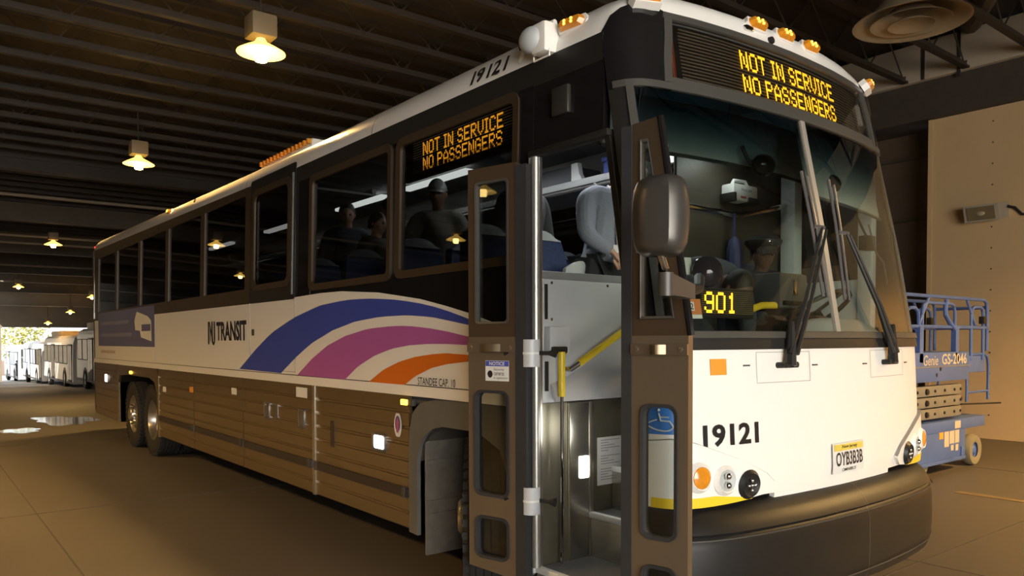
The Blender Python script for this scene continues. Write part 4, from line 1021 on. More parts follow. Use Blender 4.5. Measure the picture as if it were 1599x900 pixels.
for i in range(13):
    for y in (-.98, -.52, .52, .98):
        if (i == 0 and (y == -.98 or y > 0)) or (i == 1 and y == -.98): continue
        if y > 0 and i < 1: continue
        c_ = copy_tree(s0 if i == 0 else s1, BUS); c_.location = s0.location + Vector((-.88*(i-(1 if i else 0)), y+.98, 0))
# luggage racks and strip lights
for sg in (-1, 1):
    rk = MB()
    x0 = -13.8; x1 = -2.05 if sg > 0 else -4.2
    rk.box(x0, x1, sg*.62-.02, sg*.62+.02, 3.03, 3.09, .008); rk.box(x0, x1, min(sg*.62, sg*1.25), max(sg*.62, sg*1.25), 3.02, 3.04)
    rko = part('luggage_rack', rk, mat('rack_grey', (.33, .33, .32), .45))
    if sg > 0:
        obj('rack_rail', MB().tube([(x0, .60, 3.0), (x1, .60, 3.0)], .016, 8), ALUM, rko)
for x in (-4.0, -5.7, -8.2, -11.0):
    part('strip_light', MB().box(x-1.22, x, .27, .37, 3.33, 3.37, .01), TUBEL)
for x, y, z, e_ in ((-2.4, .0, 3.30, 19), (-4.3, .0, 3.3, 11), (-7.0, .0, 3.3, 2), (-10.0, 0, 3.3, 2)):
    l = light('cabin_light', 'AREA', (x, y, z), e_, (.92, .97, 1.0), (x, y, 0), shape='RECTANGLE', size=1.6, size_y=.25); l.parent = BUS; l.location = Vector((x, y, z))-BUS.location
l = light('front_cabin_fill', 'AREA', (-.80, .15, 2.98), 14, (.92, .97, 1.0), (-.85, .3, 0), shape='RECTANGLE', size=.3, size_y=.6); l.parent = BUS; l.location = Vector((-.80, .15, 2.98))-BUS.location  # added fill that brightens the driver's area and first aid box
part('front_strip_light', MB().box(-1.30, -.98, -.05, .04, 2.98, 3.0, .005), TUBEL)
part('front_strip_light', MB().box(-1.7, -1.2, .42, .55, 3.03, 3.05, .005), TUBEL)
part('cabin_light_housing', MB().box(-3.0, -2.3, -.35, -.22, 3.36, 3.39, .008), TUBEL)
# header console over the windshield
hc = MB().shell(lambda y, q, d: Vector((-.44-.10*y*y+lerp([(0, -.08), (1, -.02)], q)+d, y, 2.715+.255*q)), lin(-1.18, 1.18, 9), lin(0, 1, 4), .02)
hco = part('header_console', hc, mat('console_lining', (.40, .42, .41), .5))
obj('console_base', MB().shell(lambda y, q, d: Vector((-.53-.10*y*y-.5*q, y, 2.715+.42*q+d)), lin(-1.18, 1.18, 9), [0, 1], .02), INTD, hco)
bl_ = part('sun_blind', MB().shell(lambda s, q, d: surf(s, 2.93-(2.93-(2.535-.03*s))*q, d), lin(.07, 1.14, 8), lin(0, 1, 5), .006, -.07), mat('blind_grey', (.40, .42, .41), .6))
obj('blind_bar', MB().tube([surf(s, 2.535-.03*s, -.07) for s in lin(.07, 1.14, 8)], .010, 8), GREYD, bl_)
# dashboard
db = MB().shell(lambda y, q, d: Vector((-.10-.09*y*y-.30*q, y, 1.62+.10*math.sin(PI*min(1, q+.2))*(1 if y > -.3 else .6)+d)), lin(-1.15, 1.15, 11), lin(0, 1, 6), .05)
dash = part('dashboard', db, mat('dash_brown', (.085, .065, .040), .5))
obj('dash_front', MB().box(-.55, -.42, -.25, 1.2, 1.24, 1.66, .03), GREYD, dash)
obj('instrument_binnacle', MB().shell(lambda y, q, d: Vector((-.26-.22*q, y, 1.70+.12*math.sin(PI*q*.8+.3)*(1-((y-.62)/.5)**4)+d)), lin(.15, 1.1, 9), lin(0, 1, 6), .03), GREYP, dash)
# route number sign low in the windshield
rs = part('route_sign', MB().box(-.33, -.30, -.83, -.36, 1.795, 1.955, .006), BLACKM)
obj('louvre', (lambda m: [m.box(-.30, -.298, -.82, -.37, z, z+.003) for z in lin(1.82, 1.935, 12)] and m)(MB()), mat('route_louvre', (.16, .13, .07), .4), rs)
rl = MB(); led_text(rl, '901', lambda u, v: Vector((-.296, u, v)), -.80, -.525, 1.822, 1.932, 2)
obj('lettering', rl, LEDM, rs, 0)
# fare machine, rails, wheel
fb = part('fare_box', MB().box(-.78, -.56, .30, .62, 1.88, 2.11, .025), GREYD)
obj('fare_pedestal', MB().box(-.74, -.60, .36, .56, 1.22, 1.89, .01), BLACKM, fb)
obj('coin_slot', MB().box(-.56, -.553, .44, .49, 1.965, 2.065, .003), CHROME, fb)
obj('ticket_tray', MB().box(-.57, -.54, .33, .60, 1.90, 1.93, .005), BLACKM, fb)
part('yellow_rail', MB().tube([(-.62, .06, 1.865), (-.60, .16, 1.895), (-.60, .34, 1.90)], .022, 12), YELLOW)
part('partition_rail', MB().tube([(-1.06, -.05, 2.565), (-1.06, .50, 2.555), (-1.06, .60, 2.56), (-1.06, 1.18, 2.69)], .020, 10), CHROME)
part('driver_partition', MB().box(-1.16, -1.13, -.02, 1.24, 1.24, 2.93, .01), mat('partition_brown', (.050, .042, .030), .5))
part('cab_post', MB().box(-1.10, -.98, 1.14, 1.24, 1.3, 3.0, .01), GREYW)
part('cab_post', MB().box(-.52, -.42, 1.18, 1.25, 1.7, 2.98, .01), GREYW)
part('cab_window_ledge', MB().box(-1.1, -.45, 1.20, 1.26, 1.28, 2.1, .01), GREYW)
sw_ = MB(); sc_ = Vector((-.50, .62, 1.86)); nn = Vector((-.55, 0, .83)).normalized(); t1 = Vector((0, 1, 0)); t2 = nn.cross(t1)
sw_.tube([sc_+(t1*math.cos(a)+t2*math.sin(a))*.23 for a in lin(0, 2*PI*23/24, 24)], .016, 8, closed=True)
for a in (.5, 2.6, 4.7): sw_.tube([sc_, sc_+(t1*math.cos(a)+t2*math.sin(a))*.23], .012, 6)
sw_.tube([sc_-nn*.25, sc_], .03, 8)
part('steering_wheel', sw_, BLACKM)
ds = part('driver_seat', MB().box(-1.08, -.62, .34, .84, 1.56, 1.68, .05), SEATS)
obj('seat_back', MB().box(-1.11, -1.0, .34, .84, 1.6, 2.22, .05), SEATS, ds)
for y, z, x in ((-.10, 2.70, -.42), (.42, 2.63, -.30)):
    im = part('interior_mirror', MB().sphere((x, y, z), (.06, .085, .065), 16, 10), BLACKG)
    obj('mirror_stalk', MB().tube([(x, y, z), (x-.04, y-.09, z+.02), (x-.05, y-.14, z+.10)], .012, 8), BLACKM, im)
part('cab_cable', MB().tube([(-.36, 1.02, 2.45), (-.34, 1.05, 2.32), (-.34, 1.09, 2.26), (-.32, 1.15, 2.2), (-.30, 1.17, 2.05)], .006, 6), GREYD)
part('sun_blind_arm', MB().tube([(-.36, .78, 2.62), (-.34, .74, 2.56), (-.36, 1.02, 2.34)], .008, 6), BLACKM)
part('cab_box', MB().box(-.42, -.36, 1.00, 1.12, 2.28, 2.38, .008), BLACKM)
# ================================================================ OTHER THINGS IN THE HALL
# ---- scissor lift by the right wall, seen from its side
LBLUE = mat('lift_blue', (.075, .135, .36), .45, noise=.12, nscale=5)
LGREY = mat('lift_grey', (.20, .19, .165), .5, noise=.15, nscale=6)
CREAM = mat('cream_paint', (.48, .42, .33), .6)
LX = -1.95
lf = thing('scissor_lift', 'blue folded scissor lift standing behind the front corner of the coach', 'lift', (LX-.35, 6.3, 0))
def lp(name, mb, m, parent=None): return obj(name, mb, m, parent or lf)
ch = MB().box(LX-.70, LX, 5.20, 6.72, .13, .60, .02); ch.box(LX-.70, LX+.01, 5.15, 7.30, .52, .66, .015)
base = lp('chassis', ch, LBLUE)
obj('skid_plate', MB().box(LX-.02, LX+.03, 5.35, 6.65, .14, .18, .005).box(LX-.1, LX+.03, 5.33, 5.43, .04, .16, .008).box(LX-.1, LX+.02, 6.55, 6.62, .16, .30, .008), LBLUE, base)
obj('label_sheet', MB().box(LX+.001, LX+.006, 6.07, 6.20, .33, .54).box(LX+.001, LX+.006, 6.22, 6.36, .36, .54).box(LX+.001, LX+.006, 6.38, 6.50, .36, .55).box(LX+.001, LX+.006, 6.26, 6.34, .27, .34).box(LX+.001, LX+.006, 6.40, 6.48, .26, .34), CREAM, base)
obj('decal', MB().box(LX+.012, LX+.015, 6.35, 6.52, .545, .64), CREAM, base)
obj('brown_decal', MB().box(LX+.001, LX+.005, 5.93, 6.04, .44, .54), ORGSQ, base)
for y in (5.52, 7.09):
    for x, sg in ((LX-.01, 1), (LX-.69, -1)):
        wl_ = lp('wheel', MB().lathe([(.10, .05), (.13, .065), (.19, .06), (.205, .03), (.205, -.03), (.19, -.06), (.10, -.05)], (x-sg*.07, y, .205), (sg, 0, 0), 26), mat('lift_tyre', (.21, .18, .11), .8))
        obj('hub', MB().lathe([(0, .05), (.04, .05), (.06, .03), (.115, .02), (.12, .045)], (x-sg*.07, y, .205), (sg, 0, 0), 20), LBLUE, wl_)
for i, z in enumerate((.70, .84, .98)):
    am = MB().box(LX-.12, LX-.02, 5.25, 6.62, z, z+.125, .012); 
    a = lp('scissor_arm', am, LGREY)
    for y in (5.38, 5.62, 5.85, 6.12, 6.40, 6.58):
        s_ = 2.0 if y == 5.62 else 1.0
        obj('arm_pin', MB().lathe([(0, .016*s_), (.016*s_, .012*s_), (.02*s_, 0)], (LX-.02, y, z+.06), (1, 0, 0), 10), BLACKM, a)
    lp('scissor_arm', MB().box(LX-.66, LX-.56, 5.25, 6.62, z, z+.125, .012), LGREY)
    if i == 1: lp('scissor_shaft', MB().tube([(LX-.6, 6.62, z+.07), (LX-.02, 6.62, z+.07)], .03, 8).tube([(LX-.02, 6.6, z), (LX-.02, 7.9, z-.05)], .012, 6), BLACKM)
pf = MB().box(LX-.72, LX+.02, 5.05, 6.74, 1.16, 1.52, .015); 
plat = lp('platform', pf, LBLUE)
obj('toe_board', MB().box(LX+.02, LX+.028, 5.05, 6.74, 1.335, 1.35), LGREY, plat)
obj('extension_deck', MB().box(LX-.68, LX-.02, 6.74, 7.36, 1.24, 1.46, .012), LBLUE, plat)
obj('lift_text', text_mesh('GS-2046', .135, .72, lambda u, v: Vector((LX+.024, 5.93+u, 1.365+v)), .02), CREAM, plat)
obj('lift_text', text_mesh('Genie', .125, .40, lambda u, v: Vector((LX+.024, 5.42+u+v*.15, 1.36+v)), .01), CREAM, plat)
hl = MB()
for y, z in ((5.80, 1.26), (5.90, 1.33)): hl.lathe([(0, .006), (.022, .005), (.025, 0)], (LX+.02, y, z-.02), (1, 0, 0), 10)
obj('slot', hl, BLACKM, plat)
def loop(y0, y1, z0, z1, x, r=.10):
    return [(x, y0, z0), (x, y0, z1-r), (x, y0+r*.3, z1-r*.3), (x, y0+r, z1), (x, y1-r, z1), (x, y1-r*.3, z1-r*.3), (x, y1, z1-r), (x, y1, z0)]
for x in (LX-.01, LX-.68):
    g = MB()
    g.tube([(x, 4.93, 2.20), (x, 7.25, 2.20), (x, 7.34, 2.16), (x, 7.37, 2.06), (x, 7.37, 1.52)], .022, 8)
    g.tube([(x, 4.95, 1.83), (x, 7.36, 1.83)], .022, 8)
    rl_ = lp('guard_rail', g, LBLUE)
    for y0, y1, zt in ((5.05, 5.36, 2.05), (5.46, 6.36, 2.12), (6.86, 7.24, 2.10)):
        obj('rail_loop', MB().tube(loop(y0, y1, 1.40, zt, x), .020, 8), LBLUE, rl_)
    for a_, b_ in ((5.62, 5.36), (6.72, 7.0)): obj('rail_strut', MB().tube([(x, a_, 2.18), (x, b_, 1.84)], .018, 7), LBLUE, rl_)
    for y0 in (5.34, 6.33): obj('rail_post', MB().box(x-.03, x+.03, y0, y0+.09, 1.40, 1.83), LBLUE, rl_)
    obj('rail_clamp', MB().box(x-.035, x+.035, 7.18, 7.28, 1.88, 1.98, .01), BLACKM, rl_)
lp('guard_gate', MB().tube([(LX-.68, 5.0, 2.2), (LX, 5.0, 2.2)], .022, 8).tube([(LX-.68, 5.0, 1.83), (LX, 5.0, 1.83)], .022, 8), LBLUE)
lp('guard_gate', MB().tube([(LX-.68, 7.37, 2.1), (LX, 7.37, 2.1)], .022, 8).tube([(LX-.68, 7.37, 1.83), (LX, 7.37, 1.83)], .022, 8), LBLUE)
lp('control_cable', MB().tube([(LX, 6.10, 2.16), (LX, 6.06, 2.08), (LX, 6.07, 1.98), (LX, 6.2, 1.88), (LX, 6.34, 1.8)], .028, 8), LBLUE)
for x in (LX-.02, LX-.66): lp('folded_rail', MB().tube(loop(6.78, 7.46, .86, 1.48, x, .14), .018, 7).tube([(x, 6.78, .98), (x, 7.46, .98)], .016, 6), LBLUE)

# ---- floodlight on the tan wall
wf_ = thing('wall_floodlight', 'boxy floodlight fixed high on the tan wall at the right', 'floodlight', (-3.0, 10.2, 3.75))
fm_ = MB()
q0 = [(-3.30, 10.2, 3.93), (-2.70, 10.2, 3.93), (-2.70, 10.2, 3.68), (-3.30, 10.2, 3.68)]
q1 = [(-3.26, 9.84, 3.88), (-2.74, 9.84, 3.88), (-2.74, 9.93, 3.62), (-3.26, 9.93, 3.62)]
fm_.add(q0+q1, [(0,1,2,3), (4,7,6,5), (0,4,5,1), (1,5,6,2), (2,6,7,3), (3,7,4,0)])
hs = obj('housing', fm_, mat('floodlight_housing', (.36, .32, .25), .5, .2), wf_)
L0 = [Vector(p) for p in q1]; cc = sum(L0, Vector())/4
obj('lens', MB().poly([cc+(p-cc)*.80+Vector((0, -.012, -.004)) for p in L0], (0, .01, 0)), mat('floodlight_glass', (.16, .125, .07), .15), hs)
obj('reflector', MB().sphere(cc+Vector((0, -.012, 0)), (.07, .012, .045), 12, 6), mat('floodlight_lamp', (.34, .28, .18), .3), hs)
obj('cable', MB().tube([(-2.70, 10.14, 3.85), (-2.6, 10.16, 3.82), (-2.5, 10.17, 3.70), (-2.3, 10.18, 3.67), (-1.4, 10.18, 3.66)], .022, 7), BLACKM, wf_)

# ---- round air diffuser under the roof
df = thing('ceiling_diffuser', 'large round air diffuser hanging under the roof at the upper right', 'diffuser', (-2.15, 5.50, 5.5))
DM = mat('diffuser_metal', (.30, .235, .15), .5, .1)
obj('outer_cone', MB().lathe([(.63, .0), (.65, -.02), (.60, -.01), (.46, .10), (.44, .12), (.30, .28), (.28, .60)], (-2.15, 5.50, 5.5), (0, 0, 1), 40), DM, df)
obj('middle_cone', MB().lathe([(.43, .0), (.45, -.015), (.40, .0), (.28, .09), (.22, .14)], (-2.15, 5.50, 5.49), (0, 0, 1), 36), DM, df)
obj('inner_cone', MB().lathe([(.0, .03), (.15, .03), (.24, -.02), (.255, -.035), (.20, -.02), (.10, .01), (0, .01)], (-2.15, 5.50, 5.48), (0, 0, 1), 32), DM, df)
obj('duct', MB().lathe([(.29, .6), (.29, 1.4)], (-2.15, 5.50, 5.5), (0, 0, 1), 28), mat('duct_dark', (.06, .045, .03), .6), df)
db_ = MB().tube([(-1.6, 6.0, 6.3), (-1.9, 7.2, 6.32), (-3.2, 9.9, 6.9)], .16, 10)
tag(obj('bent_duct', db_, mat('duct_dark', (.06, .045, .03), .6)), 'dark bent duct reaching from the round diffuser to the beam', 'duct')

# ---- parked buses far down the hall
PBW = mat('parked_bus_white', (.66, .64, .60), .3, noise=.04, coat=.3)
PBT = mat('parked_bus_roof', (.55, .38, .18), .5)
PBG = glass('parked_bus_glass', (.30, .32, .32))
def parked_bus(x0, x1, y, lab, hood=True):
    zc = gz((x0+x1)/2)
    t = thing('parked_bus', lab, 'bus', ((x0+x1)/2, y+1.25, zc), 0, 'buses parked at the far exit')
    P_ = lambda n_, mb, m, pr=None: obj(n_, mb, m, pr or t)
    H = 3.05
    pr = [(0, .32), (0, 1.35), (.03, 2.6), (.12, 2.9), (.35, H), (1.25, H+.04)]
    pr = pr+[(2.5-a, b) for a, b in reversed(pr)]
    V = []; 
    b_ = MB()
    ribs = [x0, x0+.05, x1-.05, x1]
    for i, x in enumerate(ribs):
        k = .93 if i in (0, 3) else 1
        for a, b in pr: V.append((x, y+1.25+(a-1.25)*k, zc+.3+(b-.3)*(.97 if k < 1 else 1)))
    n = len(pr)
    b_.add(V, [(i*n+k, (i+1)*n+k, (i+1)*n+k+1, i*n+k+1) for i in range(3) for k in range(n-1)]+[tuple(range(n)), tuple(3*n+k for k in reversed(range(n)))])
    P_('body', b_, PBW)
    if hood: P_('roof_unit', MB().box(x0+1.0, x0+5.2, y+.35, y+2.15, zc+H-.02, zc+H+.32, .08), PBT)
    L = x1-x0
    win = [(x0+.25+i*(L-.5)/7, x0+.25+(i+1)*(L-.5)/7) for i in range(7)]
    for i, (a, b) in enumerate(win):
        if i in (2, 6):
            d = P_('door', MB().box(a+.12, b-.12, y-.015, y+.02, zc+.38, zc+2.55, .01), BLACKM)
            for u in (0, 1):
                m_ = (a+b)/2; xa, xb = (a+.17, m_-.03) if u == 0 else (m_+.03, b-.17)
                obj('door_pane', MB().box(xa, xb, y-.025, y-.016, zc+.55, zc+2.45), PBG, d)
        else:
            f_ = P_('window', MB().ring([(q, y-.012, z+zc) for q, z in rrect(a+.06, b-.06, 1.40, 2.50, .08, 3)], [(q, y-.012, z+zc) for q, z in rrect(a+.11, b-.11, 1.45, 2.45, .06, 3)], (0, .03, 0)), BLACKM)
            obj('pane', MB().poly([(q, y-.006, z+zc) for q, z in rrect(a+.11, b-.11, 1.45, 2.45, .06, 3)], (0, .004, 0)), PBG, f_)
    P_('windshield', MB().box(x1-.02, x1+.015, y+.2, y+2.3, zc+1.2, zc+2.75, .01).box(x0-.015, x0+.02, y+.2, y+2.3, zc+1.5, zc+2.65, .01), PBG)
    P_('skirt_strip', MB().box(x0+.1, x1-.1, y-.012, y+.02, zc+.32, zc+.44), GREYD)
    for xw in (x0+2.5, x1-2.9):
        wl_ = P_('wheel', MB().lathe([(.28, .12), (.34, .14), (.46, .14), (.50, .08), (.50, -.10), (.28, -.12)], (xw, y+.10, gz(xw)+.50), (0, -1, 0), 24), TYRE)
        obj('rim', MB().lathe([(0, .06), (.15, .08), (.28, .12)], (xw, y+.10, gz(xw)+.50), (0, -1, 0), 18), GREYW, wl_)
        P_('wheel_arch', MB().strip([(xw+.62*math.cos(a), y-.01, gz(xw)+.5+.62*math.sin(a)) for a in lin(-.2, PI+.2, 12)], [(xw+.52*math.cos(a), y-.01, gz(xw)+.5+.52*math.sin(a)) for a in lin(-.2, PI+.2, 12)], (0, .02, 0)), BLACKM)
        P_('far_wheel', MB().lathe([(.28, .12), (.46, .14), (.50, .08), (.50, -.10), (.28, -.12)], (xw, y+2.4, gz(xw)+.50), (0, 1, 0), 18), TYRE)
    return t
parked_bus(-45.0, -34.0, 3.15, 'white parked bus just behind the rear of the coach, nearest of the far row')
parked_bus(-57.8, -46.2, 3.15, 'white parked bus second in the far row, left of the one behind the coach')
parked_bus(-69.6, -58.6, 3.15, 'white parked bus third in the far row, inside the bright exit', False)
parked_bus(-82.5, -71.2, 3.0, 'white parked bus farthest in the row, outside in the daylight', False)

# ---- trees and a wall outdoors past the exit
LEAF = mat('leaf', (.42, .40, .10), .6, noise=.2, nscale=1)
def tree(x, y, h, r, seed, lab):
    rr = random.Random(seed); z0 = gz(x)
    t = thing('tree', lab, 'tree', (x, y, z0), 0, 'trees outside the exit')
    obj('trunk', MB().tube([(x, y, z0), (x+.1, y, z0+h*.45), (x, y+.2, z0+h*.8)], [.22, .16, .06], 9), mat('bark', (.09, .06, .04), .9), t)
    m = MB()
    for i in range(900):
        u = rr.uniform(-1, 1); a = rr.uniform(0, 2*PI); q = rr.random()**.45
        c = Vector((x+r*q*math.sqrt(1-u*u)*math.cos(a), y+r*q*math.sqrt(1-u*u)*math.sin(a), z0+h*.68+h*.40*q*u))
        d1 = Vector((rr.gauss(0, 1), rr.gauss(0, 1), rr.gauss(0, 1))).normalized(); d2 = d1.orthogonal().normalized(); s_ = rr.uniform(.14, .30)
        m.add([c-d1*s_, c+d2*s_*.5, c+d1*s_, c-d2*s_*.5], [(0, 1, 2, 3)])
    obj('foliage', m, LEAF, t, 0)
for i, (x, y, h, r) in enumerate(((-104, 6.5, 6.5, 3.2), (-112, 1.5, 7.5, 3.6))):
    tree(x, y, h, r, i+3, ('sunlit tree seen through the exit above the parked buses', 'sunlit tree at the left picture edge beyond the exit', 'sunlit tree outside, hidden by the coach', 'sunlit tree beyond the exit, outside the left picture edge')[i])
tag(obj('parked_van', MB().box(-97, -92.5, 2.6, 4.4, gz(-95)+.35, gz(-95)+1.9, .15), mat('van_grey', (.22, .16, .13), .4)), 'dark van parked in the daylight outside the exit', 'van')
[obj('wheel', MB().lathe([(.2, .1), (.33, .1), (.33, -.1), (.2, -.1)], (x, y, gz(x)+.33), (0, 1, 0), 16), TYRE, bpy.data.objects['parked_van']) for x in (-96, -93.4) for y in (2.65, 4.35)]

# ================================================================ PEOPLE
SKIN1 = mat('skin_light', (.42, .24, .165), .5, noise=.05, nscale=30)
SKIN2 = mat('skin_brown', (.15, .075, .045), .5, noise=.05, nscale=30)
HAIRD = mat('hair_dark', (.02, .014, .010), .6, noise=.3, nscale=60)
def skin_mesh(P, E, R, sub=2):
    """surface grown round a skeleton: P points, E edges, R radii"""
    me = bpy.data.meshes.new('sk'); me.from_pydata(P, E, []); o = bpy.data.objects.new('sk', me); COL.objects.link(o)
    o.modifiers.new('s', 'SKIN'); ms = o.modifiers.new('u', 'SUBSURF'); ms.levels = sub; ms.render_levels = sub
    sv = me.skin_vertices[0].data
    for i, r in enumerate(R):
        sv[i].radius = r if isinstance(r, tuple) else (r, r); sv[i].use_root = (i == 0)
    dg = bpy.context.evaluated_depsgraph_get(); dg.update(); n = bpy.data.meshes.new_from_object(o.evaluated_get(dg))
    mb = MB().add([v.co[:] for v in n.vertices], [tuple(p.vertices) for p in n.polygons])
    bpy.data.objects.remove(o); bpy.data.meshes.remove(n); bpy.data.meshes.remove(me)
    return mb
def head_mesh(c, fwd, up, s=1.0):
    """head with brow, eye hollows, nose, mouth, chin and ears; c is its centre"""
    F = Vector(fwd).normalized(); U_ = Vector(up); U_ = (U_-F*U_.dot(F)).normalized(); S = F.cross(U_)
    mb = MB(); nu, nv = 40, 30; V = []
    for j in range(nv+1):
        a = PI*j/nv
        for k in range(nu):
            b = 2*PI*k/nu
            x = math.sin(a)*math.sin(b); y = math.sin(a)*math.cos(b); z = math.cos(a)
            X = x*.075; Y = y*.095; Z = z*.118
            if z < 0: X *= 1+.34*z; Y *= 1+(.10 if y > 0 else .45)*z; 
            if z < -.2 and y > 0: Y += .012*(-z-.2)
            if y > 0:
                g = lambda x0, z0, sx, sz: math.exp(-((x-x0)/sx)**2-((z-z0)/sz)**2)
                Y += .024*g(0, -.16, .13, .16)+.010*g(0, .02, .10, .2)          # nose
                Y += .007*g(0, .20, .55, .09)                                   # brow
                Y -= .013*(g(.36, .05, .20, .11)+g(-.36, .05, .20, .11))         # eye hollows
                Y += .007*(g(0, -.44, .24, .05)+g(0, -.54, .22, .05)) - .006*g(0, -.49, .26, .025)   # lips
                Y += .008*g(0, -.78, .3, .14)
            V.append(Vector(c)+(S*X+F*Y+U_*Z)*s)
    mb.add(V, [(j*nu+k, (j+1)*nu+k, (j+1)*nu+(k+1) % nu, j*nu+(k+1) % nu) for j in range(nv) for k in range(nu)])
    for sg in (-1, 1):
        e = Vector(c)+(S*sg*.076-F*.012-U_*.005)*s; q = []
        for j in range(7):
            for k in range(10):
                a = PI*j/6; b = 2*PI*k/10
                q.append(e+(S*.011*math.sin(a)*math.cos(b)*1+F*.020*math.sin(a)*math.sin(b)+U_*.033*math.cos(a))*s)
        mb.add(q, [(j*10+k, (j+1)*10+k, (j+1)*10+(k+1) % 10, j*10+(k+1) % 10) for j in range(6) for k in range(10)])
    return mb, F, U_, S
def merge(*ms):
    o = MB()
    for m in ms: o.add(m.v, m.f)
    return o
def remesh(mb, vox, name):
    me = mesh_from(mb, name, 0); o = bpy.data.objects.new(name, me); COL.objects.link(o)
    r_ = o.modifiers.new('r', 'REMESH'); r_.mode = 'VOXEL'; r_.voxel_size = vox
    sm_ = o.modifiers.new('m', 'SMOOTH'); sm_.iterations = 2; sm_.factor = .4
    dg = bpy.context.evaluated_depsgraph_get(); dg.update(); n = bpy.data.meshes.new_from_object(o.evaluated_get(dg)); n.name = name
    bpy.data.objects.remove(o)
    bm = bmesh.new(); bm.from_mesh(n); seen = set(); isl = []
    for v in bm.verts:
        if v in seen: continue
        st = [v]; seen.add(v); q = []
        while st:
            a = st.pop(); q.append(a)
            for e in a.link_edges:
                b = e.other_vert(a)
                if b not in seen: seen.add(b); st.append(b)
        isl.append(q)
    isl.sort(key=len, reverse=True)
    for q in [q for q in isl[1:] if len(q) < .04*len(isl[0])]: bmesh.ops.delete(bm, geom=q, context='VERTS')
    bm.to_mesh(n); bm.free()
    for p in n.polygons: p.use_smooth = True
    return n
def hand_mesh(w_, d, palm, side_, elbow):
    """hand at wrist w_, pointing along d, palm facing along palm; side_ +1 puts the thumb on palm x d"""
    D = Vector(d).normalized(); N = Vector(palm); N = (N-D*N.dot(D)).normalized(); T = N.cross(D)*side_
    W = Vector(w_); P = [W+(Vector(elbow)-W).normalized()*.08, W, W+D*.045, W+D*.085]; E = [(0, 1), (1, 2), (2, 3)]; R = [(.030, .028), (.024, .022), (.036, .016), (.038, .014)]
    out = skin_mesh([p[:] for p in P], E, R, 2)
    for i, (off, L) in enumerate(((.030, .070), (.010, .078), (-.011, .072), (-.030, .056))):
        b = W+D*.078+T*off; c1 = b+D*L*.45+N*L*.08; c2 = c1+D*L*.30+N*L*.17; c3 = c2+D*L*.16+N*L*.20
        out = merge(out, skin_mesh([(b-D*.04)[:], b[:], c1[:], c2[:], c3[:]], [(0, 1), (1, 2), (2, 3), (3, 4)], [.010, .0105, .009, .0085, .0072], 2))
    b = W+D*.025+T*.014; c1 = W+D*.055+T*.050+N*.010; c2 = c1+D*.030+T*.014+N*.012; c3 = c2+D*.022+N*.010
    return merge(out, skin_mesh([b[:], c1[:], c2[:], c3[:]], [(0, 1), (1, 2), (2, 3)], [.013, .012, .0105, .0085], 2))
